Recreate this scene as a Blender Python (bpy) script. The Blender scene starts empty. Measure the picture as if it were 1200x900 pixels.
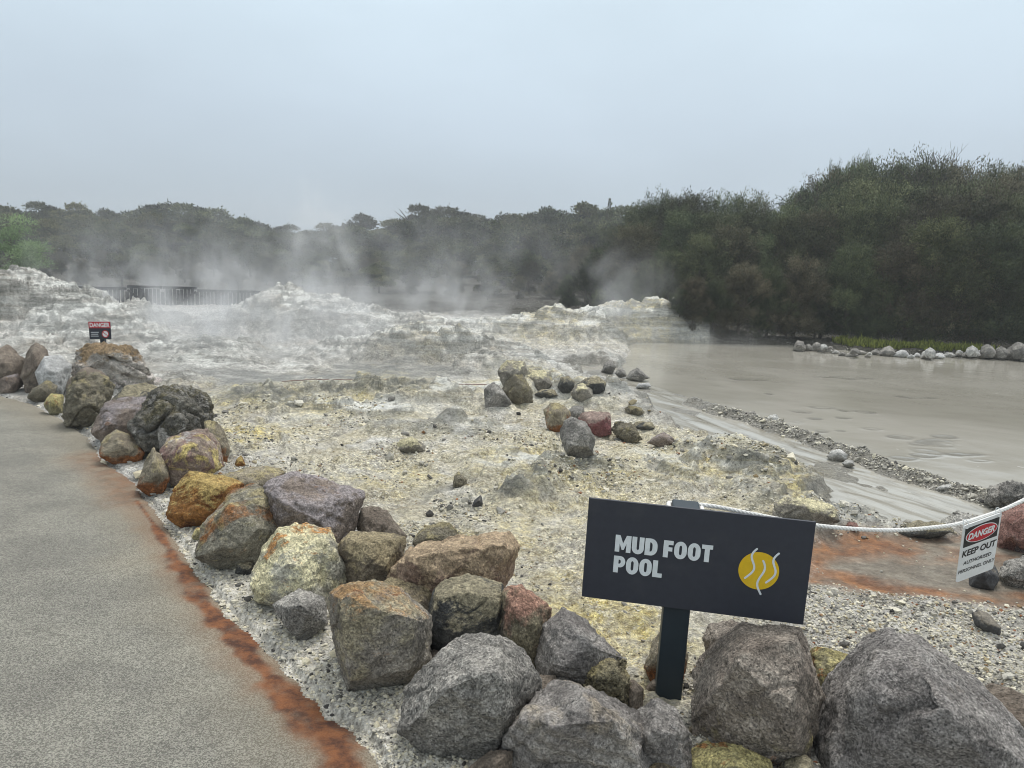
import bpy, bmesh, math, random
import numpy as np
from mathutils import Vector, Matrix, noise as mnoise

R_ = math.radians
scene = bpy.context.scene
COL = scene.collection
rng = np.random.default_rng(7)
random.seed(7)

# ------------------------------------------------------------------ camera
F, CX, CY = 873.0, 600.0, 450.0            # focal length and centre in photo pixels
CAMZ, PITCH, ROLL = 1.6, 8.5, 2.2
CM = Matrix.Rotation(R_(90 - PITCH), 3, 'X') @ Matrix.Rotation(R_(ROLL), 3, 'Z')
CMn = np.array(CM)
cam_d = bpy.data.cameras.new('camera'); cam = bpy.data.objects.new('camera', cam_d); COL.objects.link(cam)
cam.location = (0, 0, CAMZ); cam.rotation_euler = CM.to_euler()
cam_d.sensor_fit = 'HORIZONTAL'; cam_d.sensor_width = 36; cam_d.lens = 36 * F / 1200
cam_d.clip_start = 0.05; cam_d.clip_end = 2000
scene.camera = cam

def ray(px, py):
    return CMn @ np.array([(px - CX) / F, -(py - CY) / F, -1.0])
def on_z(px, py, z=0.0):
    d = ray(px, py); k = (z - CAMZ) / d[2]
    return np.array([d[0] * k, d[1] * k, z])
def at_y(px, py, Y):
    d = ray(px, py); k = Y / d[1]
    return np.array([d[0] * k, Y, CAMZ + d[2] * k])
def wp(pts, z=0.0):
    return np.array([on_z(p[0], p[1], z)[:2] for p in pts])

# ------------------------------------------------------------------ numpy noise
_perm = np.random.default_rng(3).permutation(512).astype(np.int64)
def _h3(ix, iy, iz):
    return _perm[(_perm[(_perm[ix & 511] + iy) & 511] + iz) & 511]
_g = np.random.default_rng(5).normal(size=(512, 3)); _g /= np.linalg.norm(_g, axis=1)[:, None]
def perlin(x, y, z):
    x0 = np.floor(x).astype(np.int64); y0 = np.floor(y).astype(np.int64); z0 = np.floor(z).astype(np.int64)
    fx, fy, fz = x - x0, y - y0, z - z0
    u = fx**3*(fx*(fx*6-15)+10); v = fy**3*(fy*(fy*6-15)+10); w = fz**3*(fz*(fz*6-15)+10)
    def c(i, j, k):
        g = _g[_h3(x0+i, y0+j, z0+k)]
        return g[..., 0]*(fx-i) + g[..., 1]*(fy-j) + g[..., 2]*(fz-k)
    a = c(0,0,0)*(1-u)+c(1,0,0)*u; b = c(0,1,0)*(1-u)+c(1,1,0)*u
    d = c(0,0,1)*(1-u)+c(1,0,1)*u; e = c(0,1,1)*(1-u)+c(1,1,1)*u
    return ((a*(1-v)+b*v)*(1-w)+(d*(1-v)+e*v)*w) * 1.6
def fbm(x, y, z, o=4, gain=.5):
    s = 0; a = 1
    for i in range(o):
        s = s + a*perlin(x, y, z); x = x*2.03+11.3; y = y*2.03+5.7; z = z*2.03+3.1; a *= gain
    return s
def ridged(x, y, z, o=4, gain=.5):
    s = 0; a = 1; t = 0
    for i in range(o):
        s = s + a*(1-np.abs(perlin(x, y, z))); t += a
        x = x*2.07+7.3; y = y*2.07+2.7; z = z*2.07+9.1; a *= gain
    return s/t
def billow(x, y, z, o=4, gain=.5):
    s = 0; a = 1; t = 0
    for i in range(o):
        s = s + a*np.sqrt(perlin(x, y, z)**2+.0012); t += a
        x = x*2.07+7.3; y = y*2.07+2.7; z = z*2.07+9.1; a *= gain
    return s/t
def sstep(a, b, x):
    t = np.clip((x-a)/(b-a), 0, 1); return t*t*(3-2*t)
def sdf_poly(x, y, P):                       # negative inside
    d = np.full(x.shape, 1e9); ins = np.zeros(x.shape, bool)
    n = len(P)
    for i in range(n):
        ax, ay = P[i]; bx, by = P[(i+1) % n]
        ex, ey = bx-ax, by-ay
        t = np.clip(((x-ax)*ex+(y-ay)*ey)/(ex*ex+ey*ey+1e-12), 0, 1)
        d = np.minimum(d, (x-ax-t*ex)**2+(y-ay-t*ey)**2)
        c = ((ay > y) != (by > y)) & (x < (bx-ax)*(y-ay)/(by-ay+1e-12)+ax)
        ins ^= c
    d = np.sqrt(d); return np.where(ins, -d, d)
def d_line(x, y, P, vals=None):              # distance to polyline, interpolated value
    d = np.full(x.shape, 1e9); v = np.zeros(x.shape)
    for i in range(len(P)-1):
        ax, ay = P[i][:2]; bx, by = P[i+1][:2]
        ex, ey = bx-ax, by-ay
        t = np.clip(((x-ax)*ex+(y-ay)*ey)/(ex*ex+ey*ey+1e-12), 0, 1)
        dd = np.sqrt((x-ax-t*ex)**2+(y-ay-t*ey)**2)
        m = dd < d
        d = np.where(m, dd, d)
        if vals is not None: v = np.where(m, vals[i]*(1-t)+vals[i+1]*t, v)
    return d, v

# ------------------------------------------------------------------ node helper
class NB:
    def __init__(s, name, disp=False):
        s.m = bpy.data.materials.new(name); s.m.use_nodes = True
        s.nt = s.m.node_tree; s.nt.nodes.clear()
        s.out = s.nt.nodes.new('ShaderNodeOutputMaterial')
    def n(s, t, **kw):
        nd = s.nt.nodes.new(t)
        for k, v in kw.items(): setattr(nd, k, v)
        return nd
    def put(s, sock, v):
        if isinstance(v, bpy.types.NodeSocket): s.nt.links.new(v, sock)
        elif v is not None: sock.default_value = v
    def noise(s, vec, scale, detail=5, rough=.55, dist=0, col=False):
        nd = s.n('ShaderNodeTexNoise'); s.put(nd.inputs['Vector'], vec)
        nd.inputs['Scale'].default_value = scale; nd.inputs['Detail'].default_value = detail
        nd.inputs['Roughness'].default_value = rough; nd.inputs['Distortion'].default_value = dist
        return nd.outputs['Color' if col else 'Fac']
    def voro(s, vec, scale, feature='F1', out='Distance', rand=1):
        nd = s.n('ShaderNodeTexVoronoi', feature=feature); s.put(nd.inputs['Vector'], vec)
        nd.inputs['Scale'].default_value = scale; nd.inputs['Randomness'].default_value = rand
        return nd.outputs[out]
    def math(s, op, a, b=None, clamp=False):
        nd = s.n('ShaderNodeMath', operation=op, use_clamp=clamp); s.put(nd.inputs[0], a)
        if b is not None: s.put(nd.inputs[1], b)
        return nd.outputs[0]
    def vmath(s, op, a, b=None):
        nd = s.n('ShaderNodeVectorMath', operation=op); s.put(nd.inputs[0], a)
        if b is not None: s.put(nd.inputs[1], b)
        return nd.outputs[0]
    def mrange(s, v, a, b, c=0, d=1, smooth=True):
        nd = s.n('ShaderNodeMapRange', interpolation_type='SMOOTHSTEP' if smooth else 'LINEAR')
        s.put(nd.inputs[0], v); nd.inputs[1].default_value = a; nd.inputs[2].default_value = b
        nd.inputs[3].default_value = c; nd.inputs[4].default_value = d
        return nd.outputs[0]
    def mix(s, f, a, b, mode='MIX'):
        nd = s.n('ShaderNodeMix', data_type='RGBA', blend_type=mode)
        s.put(nd.inputs[0], f)
        for i, v in ((6, a), (7, b)):
            if isinstance(v, tuple) and len(v) == 3: v = (*v, 1)
            s.put(nd.inputs[i], v)
        return nd.outputs[2]
    def attr(s, name):
        nd = s.n('ShaderNodeAttribute', attribute_name=name); return nd.outputs['Fac']
    def bump(s, h, strength, dist, normal=None):
        nd = s.n('ShaderNodeBump'); s.put(nd.inputs['Height'], h)
        nd.inputs['Strength'].default_value = strength; nd.inputs['Distance'].default_value = dist
        s.put(nd.inputs['Normal'], normal)
        return nd.outputs[0]
    def bsdf(s, color, rough=.9, normal=None, spec=.3, metallic=0):
        b = s.n('ShaderNodeBsdfPrincipled')
        if isinstance(color, tuple) and len(color) == 3: color = (*color, 1)
        s.put(b.inputs['Base Color'], color); s.put(b.inputs['Roughness'], rough); s.put(b.inputs['Normal'], normal)
        s.put(b.inputs['Specular IOR Level'], spec); s.put(b.inputs['Metallic'], metallic)
        s.nt.links.new(b.outputs[0], s.out.inputs['Surface'])
        return b
    def grey(s, v, a, b):            # value -> grey multiplier colour
        x = s.mrange(v, .3, .7, a, b, False)
        c = s.n('ShaderNodeCombineColor')
        for i in range(3): s.put(c.inputs[i], x)
        return c.outputs[0]
def lin(r, g, b):
    f = lambda c: ((c/255+.055)/1.055)**2.4 if c > 10 else c/255/12.92
    return (f(r), f(g), f(b))

def tag(o, label=None, cat=None, group=None, kind=None):
    if label: o['label'] = label
    if cat: o['category'] = cat
    if group: o['group'] = group
    if kind: o['kind'] = kind
    return o
def link_mesh(name, me, mat=None, parent=None, loc=None):
    o = bpy.data.objects.new(name, me); COL.objects.link(o)
    if mat is not None and not me.materials: me.materials.append(mat)
    if parent is not None: o.parent = parent
    if loc is not None: o.location = loc
    return o
def np_mesh(name, V, Fc, smooth=True):
    """V (n,3), Fc (m,k) uniform polygon size"""
    me = bpy.data.meshes.new(name)
    V = np.ascontiguousarray(V, np.float32); Fc = np.ascontiguousarray(Fc, np.int32)
    k = Fc.shape[1]
    me.vertices.add(len(V)); me.vertices.foreach_set('co', V.ravel())
    me.loops.add(Fc.size); me.loops.foreach_set('vertex_index', Fc.ravel())
    me.polygons.add(len(Fc)); me.polygons.foreach_set('loop_start', np.arange(0, Fc.size, k, dtype=np.int32))
    me.update(calc_edges=True)
    me.polygons.foreach_set('use_smooth', np.full(len(Fc), smooth, bool))
    return me
def set_attr(me, name, arr, domain='POINT'):
    a = me.attributes.new(name, 'FLOAT', domain); a.data.foreach_set('value', np.ascontiguousarray(arr, np.float32))
def bm_obj(name, bm, mat, parent=None, smooth=False):
    me = bpy.data.meshes.new(name); bm.to_mesh(me); bm.free()
    if smooth: me.polygons.foreach_set('use_smooth', np.ones(len(me.polygons), bool))
    return link_mesh(name, me, mat, parent)
def add_box(bm, c, s, bevel=0, M=None):
    r = bmesh.ops.create_cube(bm, size=1)
    vs = r['verts']
    for v in vs: v.co = Vector((v.co.x*s[0]+c[0], v.co.y*s[1]+c[1], v.co.z*s[2]+c[2]))
    if bevel:
        es = list({e for v in vs for e in v.link_edges})
        rb = bmesh.ops.bevel(bm, geom=es, offset=bevel, segments=2, affect='EDGES', profile=.5)
        vs = list({v for f in rb['faces'] for v in f.verts} | {v for v in vs if v.is_valid})
    if M is not None:
        for v in vs: v.co = M @ v.co
def add_tube(bm, pts, rad, n=8, cap=True):
    pts = [Vector(p) for p in pts]; rings = []
    if not hasattr(rad, '__len__'): rad = [rad]*len(pts)
    up = Vector((0.13, .21, 1)).normalized()
    for i, p in enumerate(pts):
        t = (pts[min(i+1, len(pts)-1)]-pts[max(i-1, 0)]).normalized()
        a = t.cross(up)
        if a.length < .05: a = t.cross(Vector((1, 0, 0)))
        a.normalize(); b = t.cross(a)
        rings.append([bm.verts.new(p+(a*math.cos(2*math.pi*k/n)+b*math.sin(2*math.pi*k/n))*rad[i]) for k in range(n)])
    for r0, r1 in zip(rings, rings[1:]):
        for k in range(n): bm.faces.new((r0[k], r0[(k+1) % n], r1[(k+1) % n], r1[k]))
    if cap:
        try: bm.faces.new(rings[0][::-1]); bm.faces.new(rings[-1])
        except ValueError: pass
HAZE, SKYK, EXPO = 0.0018, 1.06, 0.14

# ------------------------------------------------------------------ terrain
ZW = -0.07
PATH_EDGE_PX = [(-300,452),(0,464),(35,473),(70,491),(98,510),(118,540),(150,562),(165,583),(182,603),(205,640),(230,676),
                (262,722),(290,745),(325,782),(352,812),(378,842),(415,862),(432,890),(440,930),(450,1000)]
PE = wp(PATH_EDGE_PX)
PATH = np.vstack([PE, [[PE[-1][0]-.02, .6], [-30, .6], [-30, PE[0][1]+.3]]])
POOL = wp([(742,403),(800,402.5),(930,405),(1000,412),(1100,418),(1200,423),(1500,438),(1500,700),(1260,612),(1150,577),(1050,546),(920,501),(840,478),(790,460),(752,445),(738,430),(744,415)], ZW)
STREAM = wp([(640,430),(700,428),(735,436),(765,450),(815,470),(920,503),(1050,550),(1150,580),(1260,614),(1260,635),(1165,606),(1120,616),(1040,616),(1008,606),(988,588),(942,545),(880,527),(815,512),(782,493),(757,472),(712,452),(680,440)], ZW)
DIKE = wp([(812,468),(840,476),(920,500),(985,523),(1050,546),(1150,577),(1260,612)], ZW+.06)
WALL = wp([(-120,462),(10,456),(60,470),(100,495),(150,520),(200,560),(260,625),(330,690),(430,770),(520,850),(640,880),(800,885),(960,880),(1180,900),(1300,880)])
SLAB = wp([(945,640),(1000,624),(1130,626),(1200,640),(1300,655),(1300,725),(1200,712),(1120,701),(1060,697),(990,689),(940,682)])
SULF = wp([(235,490),(330,455),(430,440),(520,455),(640,440),(760,490),(800,515),(950,556),(995,612),(940,650),(900,700),(760,790),(640,740),(600,650),(440,600),(300,550)])
RUSTLINE = wp([(160,588),(182,618),(212,665),(240,712),(275,752),(315,795),(352,832),(385,865),(408,905),(420,960)])
RUST2 = wp([(112,536),(140,552),(165,585)])
MUD = wp([(160,420),(330,412),(470,416),(560,420),(700,424),(680,446),(600,444),(480,446),(380,458),(300,455),(200,455)])
# crests: (px, py of the crest, distance), half width, sharpness
def crest(l): return np.array([at_y(*p) for p in l])
RIDGES = [
    (crest([(-120,316,14),(20,317,14),(56,332,14),(90,356,13.7),(130,380,13.3),(180,398,12.9)]), 1.9),
    (crest([(150,402,17),(200,388,17),(235,374,17),(272,367,17),(305,352,17),(332,334,17),(352,341,17),(400,353,17),(460,366,17.5),(530,377,18)]), 2.0),
    (crest([(425,402,13.2),(450,391,13.2),(492,382,13.3),(540,390,13),(585,408,12.6)]), 1.15),
    (crest([(560,377,18.5),(600,368,18.5),(650,363,18.5),(700,367,19)]), 1.3),
    (crest([(676,368,20.6),(712,356,20.4),(750,351,20.3),(785,354,20.5),(815,372,21)]), 1.15),
    (crest([(392,454,9.2),(440,438,9.2),(500,447,9)]), .62),
    (crest([(345,478,8),(400,468,8.1),(455,477,8)]), .42),
    (crest([(255,464,8.6),(300,456,8.7),(340,466,8.6)]), .5),
    (crest([(590,531,5.9),(640,528,5.9),(700,534,5.8),(770,544,5.7)]), .4),
    (crest([(800,530,6.3),(850,527,6.2),(900,545,5.9),(945,574,5.3),(975,600,4.9)]), .55),
    (crest([(470,490,7.4),(520,483,7.4),(560,492,7.3)]), .33),
    (crest([(560,580,5.0),(600,560,5.1),(625,548,5.3)]), .22),
    (crest([(425,402,13.2),(455,386,13.2),(492,376,13.3),(535,386,13)]), .85),
    (crest([(230,432,11.5),(290,428,11.6),(350,434,11.4)]), .5),
    (crest([(575,455,9.3),(640,440,9.6),(690,445,9.3)]), .8),
    (crest([(640,418,12.5),(690,410,13),(725,408,14)]), .8),
    (crest([(85,428,10.2),(130,436,9.8),(170,447,9.2)]), .8),
]
def terrain(x, y, fine=True):
    far = np.hypot(x, y)
    sp = sdf_poly(x, y, PATH)
    mid = sstep(3, 9, far)
    h = .035*fbm(x*.5, y*.5, 0*x+1.7, 4) + mid*.06*fbm(x*.35, y*.35, 0*x+4.2, 3)
    # general level: a little up behind, far hill
    hill = sstep(32, 95, y)*3.0*(.75+.35*perlin(x*.02, y*.004, 0*x+8)) + .15*sstep(27, 36, y)
    h = h + hill
    dw, _ = d_line(x, y, WALL)
    h = h + .03*np.exp(-(dw/.3)**2)*sstep(0.0, .3, sp)
    mound = np.zeros_like(x); mm = np.zeros_like(x)
    wob = fbm(x*.8, y*.8, 0*x+2.2, 3)
    for P, w in RIDGES:
        d, v = d_line(x, y, P, P[:, 2])
        d = np.maximum(0, d*(1+.28*wob) + .12*w*wob)
        f = np.exp(-(d/w)**2.7*1.0)*.9 + .1*np.exp(-(d/w*.55)**2)
        f = f/(1.0)
        m = (v+.02)*f
        mound = np.maximum(mound, m) + .12*np.minimum(mound, m); mm = np.maximum(mm, np.clip(f, 0, 1))
    # crusty terraces on the formations
        big_ = np.sqrt(np.clip(mound/.9, 0, 1))
    wx, wy = .5*fbm(x*.7, y*.7, 0*x+51, 3), .5*fbm(x*.7, y*.7, 0*x+57, 3)
    mound = mound + big_*((billow(x*.62+wx, y*.62+wy, 0*x+6.6, 3, .45)-.36)*.62 + (billow(x*2.1+wx, y*2.1+wy, 0*x+16.6, 3, .45)-.3)*.13)
    st = .22; wq = .34*fbm(x*1.0, y*1.0, 0*x+9, 3); q = (mound + wq)/st
    fr = q-np.floor(q)
    terr = (np.floor(q)+sstep(.5, .8, fr))*st
    mound = mound + sstep(.05, .16, mound)*.62*(terr - wq - mound)
    so = sdf_poly(x, y, POOL) + .10*fbm(x*1.3, y*1.3, 0*x+1, 3)
    ss = sdf_poly(x, y, STREAM) + .15*fbm(x*2.1, y*2.1, 0*x+3, 4, .6) - .06
    mound = mound*sstep(-.15, 1.0, np.minimum(so, ss*1.6+.1))
    h = np.maximum(h, mound + h*.3)
    # ground crust between
    land = sstep(.25, .7, sp)
    slab = sdf_poly(x, y, SLAB)
    sl = sstep(.12, -.08, slab + .06*fbm(x*3, y*3, 0*x, 3))
    mudm = sstep(.7, -.7, sdf_poly(x, y, MUD)+.45*fbm(x*.9, y*.9, 0*x+21, 3))*(1-.9*sstep(.15, .5, mm))
    chan = sstep(.905, .965, ridged(x*.42+.35*wob, y*.36, 0*x+77, 2))*sstep(3.8, 5.5, far)*sstep(12.5, 9, y)*(1-.8*sstep(.3, .7, mm))
    rough = land*(1-sl)*(1-.75*mudm)
    h = h - land*(1-sl)*.035*chan
    if fine:
        near = 1-.55*sstep(4, 14, far)
        h = h + rough*((.03+.04*mid)*(billow(x*2.3, y*2.3, 0*x+3, 3)-.3) + .018*fbm(x*5, y*5, 0*x+7, 2) + near*.007*fbm(x*24, y*24, 0*x, 3, .6)*sstep(9, 4, far))
        px_ = ridged(x*4.1+.3*wob, y*3.3, 0*x+12, 3)
        h = h + rough*.045*sstep(.74, .95, px_)*sstep(-.15, .35, fbm(x*.6, y*.6, 0*x+15, 2))*(.5+.6*mid)
        h = h + rough*sstep(2.2,4,far)*(.075*(billow(x*1.0+wob*.4, y*1.0, 0*x+61, 3, .5)-.3) + .040*sstep(.1, .2, fbm(x*1.3, y*1.3, 0*x+71, 3))*sstep(3, 5, far))
        h = h + (1-land)*.006*fbm(x*14, y*14, 0*x+2, 3)*(sp > 0)
    h = h*(1-sl) + sl*(-.015 + .012*fbm(x*2.4, y*2.4, 0*x+5, 3))
    h = np.where(sp < .06, np.minimum(h, -.015), h*sstep(.0, .5, sp) + .012*(1-sstep(0, .5, sp)))
    # water
    h = np.maximum(h, np.where((so > .0) & (ss > .0) & (y > 4), ZW+.03, -9))
    k1 = sstep(.25, -.25, so); h = h*(1-k1) + k1*(-.6)
    # shallow muddy stream
    bed = ZW - .022 + .05*fbm(x*1.5, y*1.2, 0*x+4, 4)
    k2 = sstep(.12, -.06, ss)
    h = np.where(so > -.1, h*(1-k2) + k2*np.minimum(bed, ZW+.012), h)
    # gravel dike
    dd, _ = d_line(x, y, DIKE)
    dz = ZW + .10*np.exp(-(dd/.14)**2) - .02
    dz = dz + np.exp(-(dd/.2)**2)*(.045*fbm(x*5, y*5, 0*x+2, 4) + .03*(ridged(x*11, y*11, 0*x+8, 3)-.7))
    h = np.where(dd < .55, np.maximum(h, dz), h)
    # far bank behind the pool
    return h, dict(sp=sp, so=so, ss=ss, dd=dd, mound=mm, sl=sl, slab=slab, dw=dw, far=far, mud=np.maximum(mudm, .75*chan))

def fan(ny, nx, y0, y1, tmax, off=1.5):
    ys = np.exp(np.linspace(math.log(y0+1.0), math.log(y1+1.0), ny))-1.0
    ts = np.linspace(-tmax, tmax, nx)
    Y, T = np.meshgrid(ys, ts, indexing='ij')
    X = T*(Y+off)
    return X, Y
def grid_faces(ny, nx):
    i = np.arange(ny*nx).reshape(ny, nx)
    return np.stack([i[:-1, :-1], i[:-1, 1:], i[1:, 1:], i[1:, :-1]], -1).reshape(-1, 4)

NY, NX = 900, 1000
X, Y = fan(NY, NX, 0.5, 150, 1.05)
x = X.ravel(); y = Y.ravel()
h, A = terrain(x, y)
me = np_mesh('ground', np.stack([x, y, h], -1), grid_faces(NY, NX))
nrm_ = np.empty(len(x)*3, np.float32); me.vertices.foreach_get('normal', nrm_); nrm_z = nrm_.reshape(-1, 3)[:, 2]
nz = fbm(x*.9, y*.9, 0*x+21, 4)
nz2 = fbm(x*3.1, y*3.1, 0*x+31, 4)
sulf = sstep(.5, -.7, sdf_poly(x, y, SULF) + .55*nz + .25*nz2)
# extra strong sulphur crusts
SPOTS = [(440,452,9.2,.9,.9),(275,512,6.6,.5,1),(300,466,8.7,.8,.8),(400,478,8,.7,.7),(650,558,5.6,.7,.85),(860,545,5.9,.9,.9),(700,745,3.0,.45,1),(620,460,9,.9,.7),
         (760,352,20,1.5,.75),(640,365,18.5,1.6,.5),(510,388,13.2,1,.35),(560,640,4.2,.5,.6),(930,585,5,.5,.8),(450,560,5.4,.5,.5),(1150,770,2.7,.3,.2)]
strong = np.zeros_like(x)
for px, py, Yd, r, s in SPOTS:
    p = on_z(px, py) if Yd < 12 else at_y(px, py, Yd)
    strong = np.maximum(strong, s*np.exp(-((x-p[0])**2+((y-p[1])*.7)**2)/r**2))
strong = np.clip(strong*(1+.8*nz2), 0, 1)
wet = np.maximum(sstep(.35, -.05, A['ss']), sstep(.22, -.05, A['so']))
dr, _ = d_line(x, y, RUSTLINE); dr2, _ = d_line(x, y, RUST2)
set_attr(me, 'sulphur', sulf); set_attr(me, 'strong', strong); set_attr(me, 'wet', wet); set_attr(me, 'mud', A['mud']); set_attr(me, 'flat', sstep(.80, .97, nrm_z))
set_attr(me, 'slab', A['sl'])
se = np.clip(1-np.abs(A['slab']+.05+.05*nz2)/.10, 0, 1)
rs = np.maximum(A['sl']*sstep(-.05, .5, fbm(x*1.1, y*1.9, 0*x+41, 4)+.30*sstep(2.6, 1.8, x)-.05), A['sl']*se)
set_attr(me, 'rust', np.maximum(rs, .7*sstep(.10, .0, dr+.07*nz2)*(A['sp'] > -.05)))
set_attr(me, 'dike', sstep(.3, .12, A['dd']))
set_attr(me, 'mound', A['mound']); set_attr(me, 'strip', sstep(.75, .3, A['sp'] + .12*nz2)*sstep(5.5, 4, y))
set_attr(me, 'green', sstep(17, 18, y)*sstep(8.6, 9.4, x)*(A['so'] > .2))
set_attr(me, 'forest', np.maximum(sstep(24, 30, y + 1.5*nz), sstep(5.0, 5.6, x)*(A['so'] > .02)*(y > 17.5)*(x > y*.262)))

nb = NB('thermal_ground')
tc = nb.n('ShaderNodeTexCoord').outputs['Object']
big = nb.noise(tc, .8, 5, .6); med = nb.noise(tc, 5, 7, .62); fin = nb.noise(tc, 34, 6, .7); spk = nb.noise(tc, 130, 3, .6)
c = nb.mix(nb.mrange(med, .35, .68), lin(170,168,162), lin(226,224,218))
c = nb.mix(nb.mrange(big, .45, .7, 0, .6), c, lin(168,160,146))
# sulphur staining
sm = nb.math('MULTIPLY', nb.attr('sulphur'), nb.mrange(nb.noise(tc, 2.2, 6, .65), .36, .60, .12, 1))
c = nb.mix(nb.math('MULTIPLY', sm, .66), c, nb.mix(nb.mrange(fin, .35, .65), lin(186,173,134), lin(228,220,192)))
st = nb.math('MULTIPLY', nb.attr('strong'), nb.mrange(nb.noise(tc, 7, 6, .65), .34, .62, .2, 1))
c = nb.mix(nb.math('MULTIPLY', st, .9), c, nb.mix(nb.mrange(fin, .35, .62), lin(176,154,88), lin(226,212,144)))
# brown patches
bp = nb.mrange(nb.noise(nb.vmath('ADD', tc, (9, 3, 1)), 1.7, 7, .7), .56, .70, 0, .5)
c = nb.mix(bp, c, lin(134,120,94))
# formations: layered grey crust
mo = nb.attr('mound')
geo = nb.n('ShaderNodeNewGeometry')
sep = nb.n('ShaderNodeSeparateXYZ'); nb.put(sep.inputs[0], tc)
lv = nb.n('ShaderNodeCombineXYZ'); nb.put(lv.inputs[0], nb.math('MULTIPLY', sep.outputs[0], .7)); nb.put(lv.inputs[1], nb.math('MULTIPLY', sep.outputs[1], .7)); nb.put(lv.inputs[2], nb.math('MULTIPLY', sep.outputs[2], 7))
lay = nb.noise(lv.outputs[0], 1.3, 7, .7)
lay2 = nb.noise(lv.outputs[0], .42, 5, .6, .8)
c = nb.mix(nb.math('MULTIPLY', mo, nb.mrange(lay2, .50, .62, 0, .6)), c, lin(134,136,131))
c = nb.mix(nb.math('MULTIPLY', mo, nb.mrange(lay2, .48, .38, 0, .8)), c, lin(226,227,222))
c = nb.mix(nb.math('MULTIPLY', mo, nb.mrange(lay, .48, .60, 0, .62)), c, lin(112,114,109))
c = nb.mix(nb.math('MULTIPLY', mo, nb.mrange(lay, .50, .38, 0, .7)), c, lin(222,223,217))
c = nb.mix(nb.math('MULTIPLY', mo, nb.mrange(nb.attr('flat'), .7, .0, 0, .55)), c, lin(118,119,114))  # eroded grey on steep faces, doubling as relief shade painted in the colour
# mud flats
c = nb.mix(nb.math('MULTIPLY', nb.attr('mud'), nb.mrange(nb.noise(lv.outputs[0], 3.2, 6, .65), .36, .6, .5, 1)), c, lin(134,134,129))
c = nb.mix(nb.attr('dike'), c, nb.mix(nb.mrange(fin, .35, .65), lin(116,114,106), lin(186,183,172)))
# slab and rust
c = nb.mix(nb.attr('slab'), c, nb.mix(nb.mrange(med, .35, .65), lin(134,124,110), lin(162,153,138)))
ru = nb.mix(nb.mrange(nb.noise(tc, 6, 7, .7), .35, .65), lin(128,82,50), lin(180,124,78))
c = nb.mix(nb.math('MULTIPLY', nb.attr('rust'), nb.mrange(med, .3, .6, .3, .9)), c, ru)
# wet banks
c = nb.mix(nb.math('MULTIPLY', nb.attr('wet'), .8), c, lin(128,124,114))
c = nb.mix(nb.math('MULTIPLY', nb.attr('strip'), nb.mrange(med, .3, .6, .45, .9)), c, nb.mix(nb.mrange(fin, .35, .6), lin(196,190,174), lin(236,232,220)))
c = nb.mix(nb.attr('green'), c, nb.mix(nb.mrange(med, .35, .6), lin(60,66,30), lin(112,120,46)))
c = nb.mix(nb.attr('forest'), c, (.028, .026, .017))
# grain: pale and dark grit
grit = nb.math('MULTIPLY', nb.mrange(spk, .60, .66), nb.math('SUBTRACT', 1.0, nb.math('MULTIPLY', nb.attr('slab'), .8)))
grit = nb.math('MULTIPLY', grit, nb.mrange(nb.noise(tc, 1.9, 4, .6), .38, .58, .25, .95))
c = nb.mix(grit, c, lin(62,60,58))
loose = nb.math('SUBTRACT', 1.0, nb.math('MULTIPLY', nb.math('MAXIMUM', nb.math('MAXIMUM', nb.attr('slab'), nb.attr('mud')), nb.attr('mound')), .9))
loose = nb.math('MULTIPLY', loose, nb.mrange(nb.noise(nb.vmath('ADD', tc, (4, 7, 2)), 1.5, 5, .6), .40, .58, .25, 1))
for sc_v, amt in ((48, .55), (105, .9)):
    vs = nb.n('ShaderNodeSeparateColor'); nb.put(vs.inputs[0], nb.voro(tc, sc_v, 'F1', 'Color'))
    c = nb.mix(nb.math('MULTIPLY', loose, amt), c, nb.mix(1.0, c, nb.grey(vs.outputs[0], .70, 1.20), 'MULTIPLY'))
    c = nb.mix(nb.math('MULTIPLY', loose, nb.mrange(vs.outputs[1], .93, .96, 0, .7*amt)), c, lin(74,72,70))
    c = nb.mix(nb.math('MULTIPLY', loose, nb.mrange(vs.outputs[2], .90, .93, 0, .6*amt)), c, lin(238,235,226))
c = nb.mix(1.0, c, nb.grey(fin, .68, 1.32), 'MULTIPLY')
c = nb.mix(1.0, c, nb.grey(nb.noise(tc, 14, 5, .65), .80, 1.30), 'MULTIPLY')
hh = nb.math('ADD', nb.math('MULTIPLY', fin, .6), nb.math('MULTIPLY', spk, .25))
hh = nb.math('ADD', hh, nb.math('MULTIPLY', med, .8))
ro = nb.math('SUBTRACT', .93, nb.math('MULTIPLY', nb.math('MAXIMUM', nb.math('MAXIMUM', nb.attr('wet'), nb.attr('slab')), nb.math('MULTIPLY', nb.attr('mud'), .7)), .55))
nb.bsdf(c, ro, nb.bump(hh, 1.0, .05), .25)
GROUND_MAT = nb.m
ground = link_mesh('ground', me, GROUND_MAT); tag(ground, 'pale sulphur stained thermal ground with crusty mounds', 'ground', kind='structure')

# wide base sheet to the horizon
nb = NB('outer_ground'); tc = nb.n('ShaderNodeTexCoord').outputs['Object']
nb.bsdf(nb.mix(nb.noise(tc, .3, 5), lin(96,92,80), lin(140,136,120)), .95)
me = np_mesh('ground_base', np.array([[-230,-60,-.9],[230,-60,-.9],[230,235,-.9],[-230,235,-.9]]), np.array([[0,1,2,3]]))
tag(link_mesh('terrain', me, nb.m), 'wide ground reaching far beyond the thermal field', 'terrain', kind='structure')

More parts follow.
